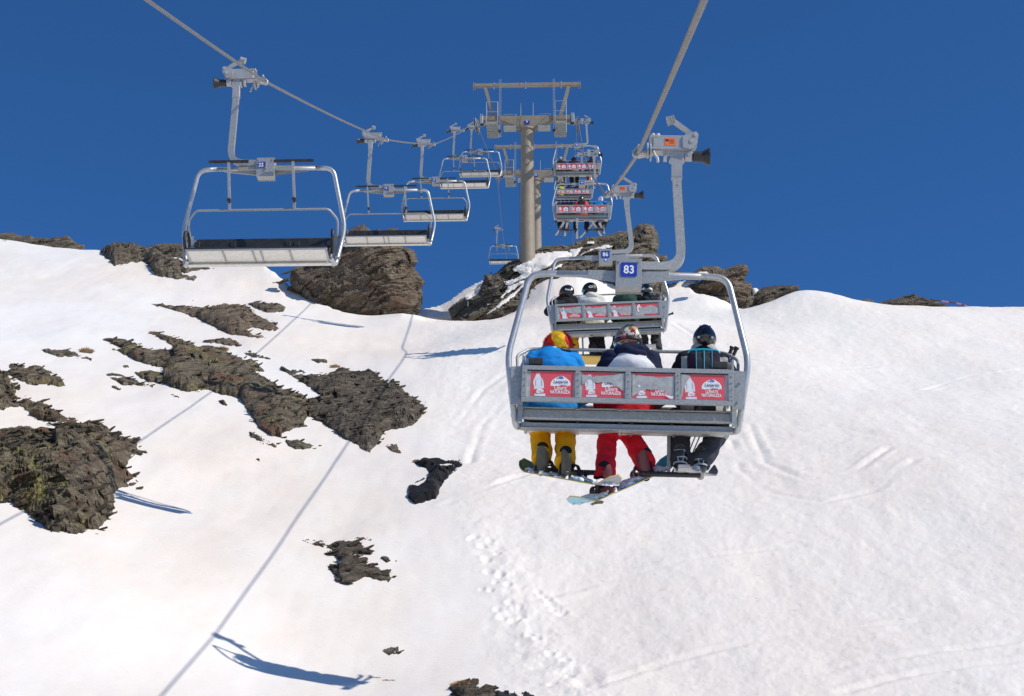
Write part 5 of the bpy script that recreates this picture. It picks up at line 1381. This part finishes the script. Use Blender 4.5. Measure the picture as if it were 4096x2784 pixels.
    blob('jacket', jk, lo, hi, res, mats, root, cols=None if jcols is None else jcols[1])
    # trousers
    if not nolegs:
        def tr(P):
            r = _cap(P, hip + np.array([0, .03, .0]), hip + np.array([0, .03, -.02]), .15 * W, .15 * W, 1.1, .80)
            for i, s_ in enumerate((-1, 1)):
                h2 = np.array([s_ * .095, .05, .075]); r = smin(r, _cap(P, h2, kn[i], .112, .090), .05)
                kk = np.array(kn[i], float); aa = np.array(ank[i], float); r = smin(r, _cap(P, kk, aa, .088, .092), .03)
                dd = (aa - kk) / np.linalg.norm(aa - kk); cut = (P - (aa + dd * .03)) @ dd
                nearleg = np.linalg.norm(P - aa, axis=-1) < .2
                r = np.where(nearleg, np.maximum(r, cut), r)
            return r - fold(P + 3.3) * 1.2
        tm = [CL[l_] for l_ in (legs if isinstance(legs, tuple) else (legs,))]
        blob('trousers', tr, lo, hi, res, tm, root, cols=(lambda c_: ((c_[:, 2] < .02) & (np.abs(c_[:, 0]) < .10)).astype(int)) if len(tm) > 1 else None)
        for i, s_ in enumerate((-1, 1)):
            a_ = np.array(ank[i], float)
            def bt(P):
                r = _cap(P, a_ + np.array([0, -.015, .08]), a_ + np.array([0, 0, -.04]), .062, .058); r = smin(r, _cap(P, a_ + np.array([0, -.01, -.07]), a_ + np.array([s_ * .01, .17, -.075]), .052, .042, 1.0, 1.), .03)
                return np.maximum(r, -(P[..., 2] - (a_[2] - .115)))
            b_ = blob('boot', bt, a_ - .2, a_ + np.array([.15, .28, .22]), min(res, .014), CL['black'] if boots == 'black' else M[boots], root)
            if boots == 'gloss' or boots == 'matt':
                mb = MB(); 
                for q in (.06, .0, -.05): mb.cyl(Vector(a_) + Vector((0, -.01, q)), Vector(a_) + Vector((0, -.01, q + .012)), .068, n=14)
                mb.obj('buckle_strap', M['galv_old'], b_)
                mb = MB(); aa = Vector(a_) + Vector((0, -.064, 0)); mb.tube([aa + Vector((.026 * math.cos(u_), 0, .045 * math.sin(u_))) for u_ in np.linspace(0, 2 * PI, 14)], .006, n=6); mb.obj('heel_loop', M['alu'], b_)
    # gloves / hands
    for i, s_ in enumerate((-1, 1)):
        h_ = np.array(hn[i], float); e_ = np.array(el[i], float); dr = h_ - e_
        g = gloves if isinstance(gloves, str) else gloves[i]
        blob('hand' if g == 'skin' else 'glove', lambda P: hand_prims(P, h_, dr, s_, .7, 1.0 if g == 'skin' else 1.2), h_ - .17, h_ + .17, .009 if res < .02 else .014, M['skin'] if g == 'skin' else CL[g], root)
    if hood:
        hm, hc, hr = hood
        hc = nk + np.array(hc)
        def hf(P):
            r = _ell(P, hc, hr); r = smin(r, _cap(P, nk + np.array([-.10, .02, -.03]), nk + np.array([.10, .02, -.03]), .055, .055), .05)
            return np.maximum(r, -_ell(P, hd + np.array([0, .04, .02]), (.105, .14, .14))) - fold(P * 1.3)
        blob('hood', hf, hc - .26, hc + .26, res, CL[hm], root)
    R = Matrix.Rotation(turn, 4, 'Z')
    hl = bpy.data.objects.new('tmp', None)
    if head in ('helmet', 'black'):
        def he(P):
            q = P - hd; c_, s2 = math.cos(-turn), math.sin(-turn); q = np.stack([q[..., 0] * c_ - q[..., 1] * s2, q[..., 0] * s2 + q[..., 1] * c_, q[..., 2]], -1)
            r = _ell(q, (0, -.005, .03), (.118, .140, .128))
            r = np.maximum(r, -(q[..., 2] + .075 - .02 * np.clip(q[..., 1] / .1, -1, 1)))
            r = np.maximum(r, -_ell(q, (0, .10, -.06), (.088, .13, .10)))
            rid = .006 * np.cos(np.clip(q[..., 0] / .03, -PI, PI)) * (q[..., 1] < .05)
            return r - rid - .004 * (np.abs(q[..., 2] - .02) < .012)
        hz = blob('helmet', he, hd - .22, hd + .22, .008 if res < .02 else .014, M[helmet], root)
    return root, dict(hd=hd, nk=nk, sh=sh, shl=shl, chs=chs, turn=turn, wst=wst)
def strap(root, I, mat, z0=.02, tiltx=.25, rad=(.123, .146), w=.038, lens=None, name='goggle_strap', a0=0, a1=360, text=None):
    hd = Vector(I['hd']); R = Matrix.Rotation(I['turn'], 3, 'Z'); mb = MB(); n = 36; vs = []
    for k in range(n + 1):
        a = math.radians(a0 + (a1 - a0) * k / n)
        x, y = math.cos(a) * rad[0], math.sin(a) * rad[1] - .005
        z = z0 + tiltx * y * .5
        f = 1.0
        for dz, q in ((-w / 2, 1.0), (w / 2, .985)): vs.append(hd + R @ Vector((x * q, y * q, z + dz)))
        for dz, q in ((-w / 2, .93), (w / 2, .915)): vs.append(hd + R @ Vector((x * q, y * q, z + dz)))
    fs = []
    for k in range(n):
        b = k * 4; c = b + 4
        fs += [(b, c, c + 1, b + 1), (b + 1, c + 1, c + 3, b + 3), (b + 2, b + 3, c + 3, c + 2), (b, b + 2, c + 2, c)]
    mb.add(vs, fs, 0, True); o = mb.obj(name, M[mat] if mat in M else CL[mat], root)
    if lens:
        def lf(P):
            q = P - np.array(hd); c_, s2 = math.cos(-I['turn']), math.sin(-I['turn']); q = np.stack([q[..., 0] * c_ - q[..., 1] * s2, q[..., 0] * s2 + q[..., 1] * c_, q[..., 2]], -1)
            r = _ell(q, (0, .07, .0), (.098, .085, .052)); return np.maximum(r, -(q[..., 1] - .05))
        blob('goggles', lf, np.array(hd) - .2, np.array(hd) + .2, .009, M[lens], root)
    return o

# snowboard with bindings, in a chair's frame; a,b = tail and nose
def snowboard(ch, a, b, label, top, base, tips, bind, bpos, hb, rollv=0., group='snowboards on the riders\' feet', snowy=True, wid=.145):
    a = Vector(a); b = Vector(b); c = (a + b) / 2; X = (b - a); Ln = X.length; X.normalize()
    Y = Vector((0, 0, 1)).cross(X).normalized(); Z = X.cross(Y)
    if rollv: Rm = Matrix.Rotation(rollv, 3, X); Y = Rm @ Y; Z = Rm @ Z
    F_ = Matrix((X, Y, Z)).transposed().to_4x4(); F_.translation = c
    root = empty('snowboard', ch.matrix_basis @ Matrix.Translation((CX, 0, 0)) @ F_); tag(root, label, 'snowboard', group)
    n = 44; vs = []; prof = []
    for i in range(n + 1):
        t = -1 + 2 * i / n; x = t * Ln / 2; at_ = abs(t)
        w = wid * (1 - .10 * (1 - at_ * at_) ) * (math.sqrt(max(0, 1 - ((at_ - .80) / .20) ** 2)) if at_ > .80 else 1) + .002
        z = .11 * (max(0, at_ - .72) / .28) ** 1.7
        prof.append((x, w, z))
    for x, w, z in prof:
        for yy in (-1, -.5, 0, .5, 1): vs.append((x, yy * w, z + .005))
    fs = []; m_ = []
    mb = MB(); N5 = 5
    for i in range(n):
        for j in range(4):
            q = (i * N5 + j, (i + 1) * N5 + j, (i + 1) * N5 + j + 1, i * N5 + j + 1)
            tt = abs(-1 + 2 * (i + .5) / n); side_ = 0 if i < n / 2 else 1
            fs.append(q); m_.append(2 + side_ if tt > .70 else 0)
    mb.add(vs, [f for f, m in zip(fs, m_)], 0, True); mb.m = m_[:]
    vb = [(x, y, z - .010) for x, y, z in vs]; b0 = len(mb.v); mb.add(vb, [tuple(reversed(f)) for f in fs], 1, True)
    for i in range(n):
        for e in (0, 4):
            q = (i * N5 + e, (i + 1) * N5 + e, b0 + (i + 1) * N5 + e, b0 + i * N5 + e)
            mb.f.append(q if e == 4 else tuple(reversed(q))); mb.m.append(4); mb.sm.append(False)
    mb.obj('board', [M[top], M[base], M[tips[0]], M[tips[1]], M['byel']], root)
    for s_, bx in enumerate(bpos):
        g = Matrix.Rotation(math.radians((12, -12)[s_]), 3, 'Z'); o = Vector((bx, 0, .012))
        mb = MB(); mb.box(o + Vector((0, .0, .012)), (.11, .27, .02), g, bev=.008)
        for sx in (-1, 1): mb.box(o + g @ Vector((sx * .055, -.03, .035)), (.012, .20, .05), g, bev=.005)
        bp = mb.obj('binding', M[bind], root)
        # highback
        mb = MB(); hbv = []
        for k in range(9):
            aa = math.radians(-62 + 124 * k / 8)
            for z_, rr_, yy_ in ((.02, .068, 0), (.12, .070, -.01), (.20, .070, -.025), (.245, .062, -.032)):
                zz = z_ - (.05 * (abs(k - 4) / 4) ** 2 if z_ > .2 else 0)
                hbv.append(o + g @ Vector((math.sin(aa) * rr_, (-.05 - math.cos(aa) * rr_) + yy_, zz)))
        mb.add(hbv, [(k * 4 + j, k * 4 + j + 1, k * 4 + j + 5, k * 4 + j + 4) for k in range(8) for j in range(3)], 0, True)
        n0 = len(hbv); mb.add([v + g @ Vector((0, .012, 0)) for v in hbv], [(k * 4 + j + 4, k * 4 + j + 5, k * 4 + j + 1, k * 4 + j) for k in range(8) for j in range(3)], 0, True)
        mb.obj('highback', M[bind], bp)
        for yy, zz, rr_ in ((.02, .10, .07), (.10, .055, .06)):
            mb = MB(); mb.tube([o + g @ Vector((math.cos(q) * rr_, yy, .02 + math.sin(q) * zz)) for q in np.linspace(0, PI, 10)], 0, square=(.04, .012))
            mb.tube(arc([o + g @ Vector((rr_, yy, .04)), o + g @ Vector((rr_ + .05, yy, .05)), o + g @ Vector((rr_ + .075, yy, .09))], .02, 3), .007, n=6)
            mb.obj('strap', M['rubber'], bp)
    if snowy:
        for k, bx in enumerate(list(bpos) + [0.] + [Ln * .36, -Ln * .34]):
            r = np.random.RandomState(k + 3)
            def sn(P, bx=bx, k=k): return _ell(P, (bx, .02, .012), (.14 if k < 3 else .10, .13, .030 if k != 2 else .022)) - .028 * fbm(P * 22, 3, k)
            blob('snow_clump', sn, (bx - .2, -.16, -.0), (bx + .2, .17, .09), .010, M['snow_lump'], root)
    return root
def ski_pair(ch, pts, label, dark=False, tip=None, L_=1.65, group='skis worn by the riders'):
    """pts: list of (x,y,z, yaw, pitch) boots positions (sole) in the chair frame; every ski is its own thing"""
    for k, (x, y, z, yw, pt) in enumerate(pts):
        Rm = Matrix.Translation((CX + x, y, z)) @ Matrix.Rotation(yw, 4, 'Z') @ Matrix.Rotation(pt, 4, 'X')
        root = empty('ski', ch.matrix_basis @ Rm); tag(root, label[k], 'ski', group)
        n = 20; vs = []
        for i in range(n + 1):
            t = i / n; yy = -L_ * .45 + L_ * t; w = .036 + .016 * (2 * t - 1) ** 2
            if t > .93: w *= math.sqrt(max(.02, 1 - ((t - .93) / .07) ** 2))
            zz = .10 * (max(0, t - .86) / .14) ** 2 + .02 * (max(0, .06 - t) / .06) ** 2
            vs += [(-w, yy, zz), (w, yy, zz), (w, yy, zz + .014), (-w, yy, zz + .014)]
        mb = MB(); m0 = 0
        for i in range(n):
            for j in range(4):
                mb.f.append((i * 4 + j, i * 4 + (j + 1) % 4, (i + 1) * 4 + (j + 1) % 4, (i + 1) * 4 + j)); mb.m.append(0 if j == 0 else 1); mb.sm.append(False)
        mb.v = vs; mb.f += [(3, 2, 1, 0), (n * 4, n * 4 + 1, n * 4 + 2, n * 4 + 3)]; mb.m += [0, 0]; mb.sm += [False, False]
        mb.obj('ski_blade', [M[tip or 'ski'], M['skib']], root)
        mb = MB(); mb.box((0, .15, .03), (.06, .09, .045), bev=.01); mb.box((0, -.15, .035), (.06, .12, .055), bev=.01); mb.tube([(-.05, -.16, .02), (-.05, -.24, .0), (.05, -.24, .0), (.05, -.16, .02)], .006, n=6); mb.obj('ski_binding', M['galv_old'], root)
def pole(ch, a, b, label, up=True, group='ski poles'):
    a = Vector(a) + Vector((CX, 0, 0)); b = Vector(b) + Vector((CX, 0, 0)); d = (b - a).normalized()
    root = empty('ski_pole', ch.matrix_basis @ Matrix.Translation(a)); tag(root, label, 'ski pole', group)
    mb = MB(); mb.cyl(d * .1, (b - a), .009, .006, n=8); mb.obj('shaft', M['alu'], root)
    mb = MB(); mb.cyl(-d * .02, d * .10, .018, .015, n=10); mb.cyl(-d * .035, -d * .015, .026, .024, n=10); mb.obj('handle', M['rubber'], root)
    mb = MB(); o = d * .01; s1 = d.orthogonal().normalized()
    mb.tube([o, o + s1 * .05 + d * .05, o + s1 * .045 + d * .14, o + s1 * .015 + d * .17, o + d * .05], 0, square=(.016, .004)); mb.obj('wrist_strap', M['rubber'], root)
    mb = MB(); q = (b - a) - d * .07; mb.cyl(q, q + d * .008, .035, .03, n=14)
    for k in range(6):
        t = k * PI / 3; e = d.orthogonal().normalized(); f = d.cross(e); mb.cyl(q, q + (e * math.cos(t) + f * math.sin(t)) * .045, .005, n=5)
    mb.obj('basket', M['rubber'], root)
    return root

# ------------------------------------------------------------------ the riders of the nearest chair
r1, I1 = rider(c83, -.71, 'person in blue jacket and yellow trousers with a red and yellow furry helmet cover', 'blue', 'yellow', head='none', res=.012, headoff=(.045, .01, -.075), wide=1.12,
               ankles=((-.08, .13, -.315), (.145, .0, -.39)), knees=((-.12, .36, .04), (.13, .34, .02)), hands=((-.22, .34, .22), (.20, .36, .24)), elbows=((-.33, .05, .28), (.31, .08, .28)))
def fur(root, I):
    hd = np.array(I['hd']) + np.array([0, -.01, .02])
    def f(P):
        q = P - hd; r = _ell(q, (0, 0, .02), (.142, .150, .135)); r = np.maximum(r, -(q[..., 2] + .09 + .3 * np.clip(q[..., 1], -.2, 0) + .04)); return r + .012 * fbm(P * 18, 3, 2)
    def cc(c_):
        q = c_ - hd; band = q[:, 0] + .35 * q[:, 2] + .02 * fbm(c_ * 20, 2, 3)
        return ((band > -.035) & (band < .085) & (q[:, 2] > -.05 + .2 * q[:, 0])).astype(int)
    o = blob('helmet_cover', f, hd - .24, hd + .24, .009, [M['wigr'], M['wigy']], root, cols=cc)
    me = o.data; N = len(me.polygons); r = np.random.RandomState(3)
    cen = np.zeros(N * 3); me.polygons.foreach_get('center', cen); cen = cen.reshape(-1, 3); nr_ = np.zeros(N * 3); me.polygons.foreach_get('normal', nr_); nr_ = nr_.reshape(-1, 3)
    mi = np.zeros(N, np.int32); me.polygons.foreach_get('material_index', mi)
    mb = MB()
    for k in r.choice(N, 5200):
        c_ = Vector(cen[k]); n_ = Vector(nr_[k]); d = (n_ * .8 + Vector(r.normal(0, .5, 3)) + Vector((0, 0, -.35))).normalized(); l = r.uniform(.010, .024); s_ = d.orthogonal() * .0016
        mb.add([c_ - s_, c_ + s_, c_ + d * l], [(0, 1, 2)], int(mi[k]))
    h = mb.obj('fur', [M['wigr'], M['wigy']], o); h['kind'] = 'stuff'
fur(r1, I1)
strap(r1, I1, 'matt', z0=-.02, tiltx=.3, rad=(.150, .158), w=.030, a0=-75, a1=75)
mb = MB(); mb.box(tuple(I1['hd'] + np.array([-.03, -.155, -.03])), (.035, .006, .016)); mb.obj('label_tab', M['white'], r1)
hd = I1['nk']
blob('collar', lambda P: np.maximum(_cap(P, hd + np.array([-.06, .01, .01]), hd + np.array([.06, .01, .01]), .075, .075) - .006 * fbm(P * 14, 2), P[..., 2] - (hd[2] + .065)), hd - .2, hd + .2, .011, CL['blue'], r1)
mb = MB()
for k in range(7): mb.box((.03 + k * .010, -.196, .56), (.008, .003, .007))
mb.obj('chest_print', M['purple'], r1)

def j2(c_):
    w = np.abs(c_[:, 0] - .01); z = c_[:, 2]
    white = (w < .10 + (.62 - z) * .9) & (w < .27) & (z < .60) & (z > .10) & (c_[:, 1] < .05)
    return np.where(z < .16, 2, white.astype(int))
r2, I2 = rider(c83, .035, 'person in navy and white jacket, red trousers and a collage patterned helmet', 'navyc', 'redc', res=.0105, tall=1.06, wide=1.08, helmet='collage', headoff=(-.03, .01, -.02), turn=.75,
               ankles=((-.235, -.02, -.53), (.16, .23, -.31)), knees=((-.20, .34, .0), (-.01, .37, .04)), jcols=(('navyc', 'whitec', 'redc'), j2), hood=('navyc', (0, -.075, -.045), (.165, .10, .085)),
               hands=((-.27, .02, .10), (.20, .36, .24)), elbows=((-.31, -.02, .34), (.31, .08, .28)))
o = strap(r2, I2, 'matt', z0=-.005, tiltx=.12, rad=(.128, .150), w=.036, lens='lens_b')
hdv = Vector(I2['hd']); Rm = Matrix.Rotation(.0, 3, 'Z'); mb = MB()
put_text(mb, '(VZ)', hdv + Vector((-.045, -.150, -.015)), Vector((1, -.25, 0)).normalized(), (0, 0, 1), .026, bold=.02); mb.obj('strap_print', M['red'], r2)
blob('face_mask', lambda P: _ell(P, np.array(hdv) + np.array([-.09, .01, -.085]), (.045, .06, .06)), np.array(hdv) - .25, np.array(hdv) + .15, .010, CL['skyb'], r2)
blob('neck_warmer', lambda P: _ell(P, np.array(hdv) + np.array([0, -.0, -.10]), (.085, .09, .07)), np.array(hdv) - .25, np.array(hdv) + .15, .010, CL['black'], r2)

def j3(c_):
    w = np.abs(c_[:, 0]); z = c_[:, 2]
    pale = (w > .10) & (w < .225) & (z < .60) & (c_[:, 1] < .06)
    return np.where(pale, 1, np.where((w < .10) & (z < .6), 2, 0))
r3, I3 = rider(c83, .735, 'person in black and pale grey jacket with a small dark rucksack and black helmet', 'black', 'grey', res=.012, tall=1.04, helmet='gloss', headoff=(.01, .0, .0),
               ankles=((-.215, .18, -.285), (-.02, .20, -.295)), knees=((-.20, .42, .08), (.18, .42, .08)), jcols=(('black', 'lgrey', 'char'), j3), boots='gloss', yoff=.0,
               hands=((-.12, .34, .26), (.26, .30, .55)), elbows=((-.30, .05, .30), (.34, .10, .36)))
pk = np.array([-.015, -.175, .455])
def pkc(c_): return np.where(np.abs(c_[:, 0] - pk[0]) < .07, 1, 0)
pack = blob('rucksack', lambda P: smin(_box(P, pk, (.155, .070, .165), .05), _box(P, pk + np.array([0, -.035, -.03]), (.11, .045, .11), .04), .03) - .006 * fbm(P * 9, 3, 1), pk - .3, pk + .3, .010, [CL['plum'], CL['char']], r3, cols=pkc)
mb = MB(); mb.tube(arc([tuple(pk + np.array(v)) for v in ((-.15, -.05, .13), (-.13, -.055, .158), (0, -.06, .163), (.13, -.055, .158), (.15, -.05, .13))], .02, 3), .010, n=6); mb.obj('trim', M['cyan'], pack)
for dx in (-.075, .0, .075):
    mb = MB(); mb.tube([tuple(pk + np.array([dx, -.075, .145])), tuple(pk + np.array([dx, -.083, .06])), tuple(pk + np.array([dx * .95, -.085, -.10]))], .004 if dx else .006, n=5); mb.obj('zip', M['cyan'], pack)
blob('collar', lambda P: _cap(P, I3['nk'] + np.array([-.05, .01, .04]), I3['nk'] + np.array([.05, .01, .04]), .075, .075) - .006 * fbm(P * 14, 2), I3['nk'] - .2, I3['nk'] + .2, .011, CL['lgrey'], r3)
h3 = Vector(I3['hd'])
for sx in (-1, 1):
    mb = MB(); mb.box(h3 + Vector((sx * .065, -.136, -.005)), (.022, .008, .016), Matrix.Rotation(sx * .5, 3, 'Z')); mb.obj('helmet_mark', M['white'], r3)
for sx in (-1, 0, 1):
    mb = MB(); mb.tube([h3 + Vector((sx * .05, -.125 + abs(sx) * .012, .075)), h3 + Vector((sx * .045, -.075, .13)), h3 + Vector((sx * .04, -.01, .162 - abs(sx) * .01))], 0, square=(.012, .018)); mb.obj('helmet_vent', M['rubber'], r3)
pole(c83, (1.00, .10, -1.955), (.58, .34, -2.93), 'left ski pole, its black handle raised beside the hoop of chair 83')
pole(c83, (1.045, .12, -1.95), (.61, .36, -2.95), 'right ski pole, its handle nearest to the hoop of chair 83')
snowboard(c83, (-.97, .38, -3.06), (-.10, -.25, -3.40), 'snowboard with green nose and yellow edge under the person in blue', 'bgreen', 'ski', ('bgreen', 'ski'), 'olive', (-.285, .045), None, rollv=.22)
snowboard(c83, (-.46, -.15, -3.57), (.44, .52, -2.93), 'turquoise snowboard with pale blue tail under the person in red trousers', 'bturq', 'bpale', ('bpale', 'bturq'), 'wine', (-.245, .255), None, rollv=.12)
mb = MB()
ski_pair(c83, [(.52, .22, -3.10, 0, .26), (.70, .22, -3.10, -.25, .27)], ['left ski under the person with the rucksack on chair 83, seen end on', 'right ski under the person with the rucksack on chair 83, turned outwards'], L_=1.5)

# ------------------------------------------------------------------ riders of chair 86
q = .014
a1, J = rider(c86, -.79, 'person in black jacket and yellow trousers holding the hoop of chair 86', 'black', 'yellow', res=q, turn=1.15, headoff=(.03, 0, -.01), wide=1.05, gloves=('skin', 'black'), hands=((-.22, .08, .62), (.17, .36, .22)), elbows=((-.33, .02, .40), (.29, .10, .30)), hood=('black', (0.02, -.05, .0), (.13, .09, .07)))
strap(a1, J, 'matt', lens='lens_o', rad=(.123, .146))
mb = MB(); put_text(mb, 'ENKEE', Vector(J['hd']) + Vector((.035, -.137, .015)), Vector((1, .15, -.12)).normalized(), (0, 0, 1), .030, bold=.03); mb.obj('helmet_print', M['white'], a1)
a2, J = rider(c86, -.315, 'person in cream hooded jacket and matt black helmet on chair 86', 'cream', 'black', res=q, turn=1.2, helmet='matt', tall=1.03, headoff=(-.01, 0, 0), hood=('cream', (0.02, -.07, -.03), (.13, .10, .08)), ankles=((.02, .20, -.33), (.14, .25, -.30)))
strap(a2, J, 'matt', lens='lens_b', rad=(.123, .146))
mb = MB(); hh = Vector(J['hd']) + Vector((.02, -.140, .02)); mb.tube([hh + Vector((math.cos(t) * .035, 0, math.sin(t) * .017)) for t in np.linspace(0, 2 * PI, 20)], .006, n=6); mb.obj('helmet_emblem', M['white'], a2)
blob('face_mask', lambda P: _ell(P, J['hd'] + np.array([-.06, .0, -.09]), (.07, .08, .08)), J['hd'] - .25, J['hd'] + .15, .011, CL['black'], a2)
a3, J = rider(c86, .38, 'person in dark green hooded jacket bending forward on chair 86', 'green', 'black', res=q, head='none', lean=.05, wide=1.05, tall=1.04, headoff=(.0, .10, -.08), hood=('green', (0.0, .02, .06), (.13, .13, .12)), ankles=((-.24, .25, -.30), (.06, .20, -.32)), knees=((-.20, .42, .08), (.08, .42, .08)))
blob('hair', lambda P: _ell(P, J['hd'] + np.array([0, -.01, .04]), (.09, .11, .10)) - .01 * fbm(P * 20, 2), J['hd'] - .2, J['hd'] + .2, .012, CL['brown'], a3)
a4, J = rider(c86, .765, 'small person in black and grey jacket with a white banded helmet on chair 86', 'black', 'char', res=q, tall=.93, wide=.88, helmet='gloss', headoff=(-.02, 0, 0), jcols=(('black', 'char', 'lgrey'), lambda c_: np.where((np.abs(c_[:, 0]) < .07) & (c_[:, 2] > .3), 1, 0)))
strap(a4, J, 'white', z0=.03, tiltx=.1, rad=(.122, .146), w=.04)
mb = MB(); mb.box(Vector(J['hd']) + Vector((0, -.148, .03)), (.02, .008, .045)); mb.obj('strap_clip', M['matt'], a4)
pole(c86, (1.19, .05, -2.43), (.35, .25, -2.62), 'ski pole of chair 86 lying across the laps, strap hanging outside the hoop')
pole(c86, (1.02, .12, -1.85), (1.03, .22, -2.75), 'upright ski pole inside the right side of the hoop of chair 86')
snowboard(c86, (-.62, .30, -3.16), (.34, .05, -3.32), 'snowboard with yellow and blue base below chair 86', 'bpale', 'byel', ('byel', 'bpale'), 'matt', (-.2, .2), None, rollv=-.25, snowy=False)
0 and snowboard(c86, (-1.15, .20, -3.02), (-.70, .75, -3.02), 'second snowboard below chair 86, at its left end', 'bturq', 'byel', ('byel', 'byel'), 'matt', (-.17, .17), None, rollv=-.1, snowy=False)
ski_pair(c86, [(.70, .25, -3.08, 0, .2), (.84, .25, -3.08, -.1, .2)], ['left ski of the small person on chair 86', 'right ski of the small person on chair 86'], L_=1.3)

# ------------------------------------------------------------------ farther chairs
q = .026
b1, J = rider(c41, -.62, 'person in black and red jacket leaning over on chair 41', 'black', 'black', res=q, lean=.10, tall=.88, head='none', headoff=(.06, .12, -.16), hood=('black', (.04, .0, .02), (.15, .14, .10)), ankles=((-.20, .2, -.33), (.02, .2, -.33)), knees=((-.26, .42, .06), (.02, .42, .06)), jcols=(('black', 'redc'), lambda c_: (c_[:, 0] < -.12).astype(int)), boots='matt')
b2, J = rider(c41, -.03, 'person in orange jacket with black rucksack and helmet on chair 41', 'orange', 'black', res=q, wide=1.1, tall=1.0, headoff=(0, 0, -.01), ankles=((-.22, .2, -.33), (.20, .2, -.33)))
pk2 = np.array([0, -.20, .45]); blob('rucksack', lambda P: _box(P, pk2, (.15, .07, .16), .05), pk2 - .3, pk2 + .3, .022, CL['brown'], b2)
strap(b2, J, 'gm', rad=(.123, .146))
b3, J = rider(c41, .70, 'person in bright blue jacket and white balaclava on chair 41', 'skyb', 'black', res=q, wide=1.05, head='none', headoff=(0, 0, 0), ankles=((-.14, .2, -.33), (.06, .2, -.33)), knees=((-.13, .42, .07), (.20, .42, .07)), boots='matt')
blob('balaclava', lambda P: np.minimum(_ell(P, J['hd'] + np.array([0, -.01, .02]), (.10, .115, .14)), _cap(P, J['nk'], J['hd'], .07, .07)), J['hd'] - .28, J['hd'] + .22, .016, CL['whitec'], b3)
ski_pair(c41, [(-.86, .25, -3.06, .3, -.05), (-.62, .25, -3.08, .1, -.05), (-.20, .20, -3.06, 0, -.35), (.22, .25, -3.06, .62, -.30), (.55, .22, -3.06, -.35, -.15), (.75, .22, -3.06, -.2, .05)],
         ['outer ski of the leaning person on chair 41', 'inner ski of the leaning person on chair 41', 'ski hanging straight down below the middle of chair 41', 'ski crossing diagonally below chair 41', 'left ski of the person in bright blue', 'right ski of the person in bright blue'], L_=1.15)
pole(c41, (-.98, .1, -2.80), (-1.25, .0, -3.10), 'ski pole sticking out to the left below chair 41', group='ski poles of chair 41')
pole(c41, (-.80, .2, -2.9), (-.84, .1, -3.55), 'ski pole hanging below the leaning person of chair 41', group='ski poles of chair 41')
pole(c41, (.80, .2, -2.75), (.84, .1, -3.42), 'ski pole hanging below the person in bright blue', group='ski poles of chair 41')
b4, J = rider(c70, -.77, 'person in black jacket with grey helmet on chair 70', 'black', 'sand', res=q, helmet='gm', turn=-.5, wide=1.1)
b5, J = rider(c70, -.13, 'person in plum hooded jacket on chair 70', 'plum', 'black', res=q, head='none', hood=('plum', (0, .03, .09), (.13, .13, .15)), jcols=(('plum', 'burg'), lambda c_: (c_[:, 2] < .2).astype(int)), wide=.95)
b6, J = rider(c70, .66, 'person in black jacket and red trousers on chair 70', 'black', 'redc', res=q, headoff=(.02, 0, -.02))
ski_pair(c70, [(-.90, .2, -3.06, .1, .1), (-.66, .2, -3.06, -.1, .1), (.55, .2, -3.06, .1, .05), (.75, .2, -3.06, -.1, .05)], ['outer ski of the person with the grey helmet', 'inner ski of the person with the grey helmet', 'left ski of the person in red trousers on chair 70', 'right ski of the person in red trousers on chair 70'])
q = .032
rider(c40, -.76, 'person in lime jacket on the farthest loaded chair', 'lime', 'black', res=q, wide=1.0)
rider(c40, -.27, 'person in plum jacket on the farthest loaded chair', 'plum', 'black', res=q, wide=1.0)
rider(c40, .21, 'person in navy jacket on the farthest loaded chair', 'navyc', 'brown', res=q, wide=1.0)
rider(c40, .72, 'person in grey jacket at the right end of the farthest loaded chair', 'char', 'black', res=q, wide=.95)
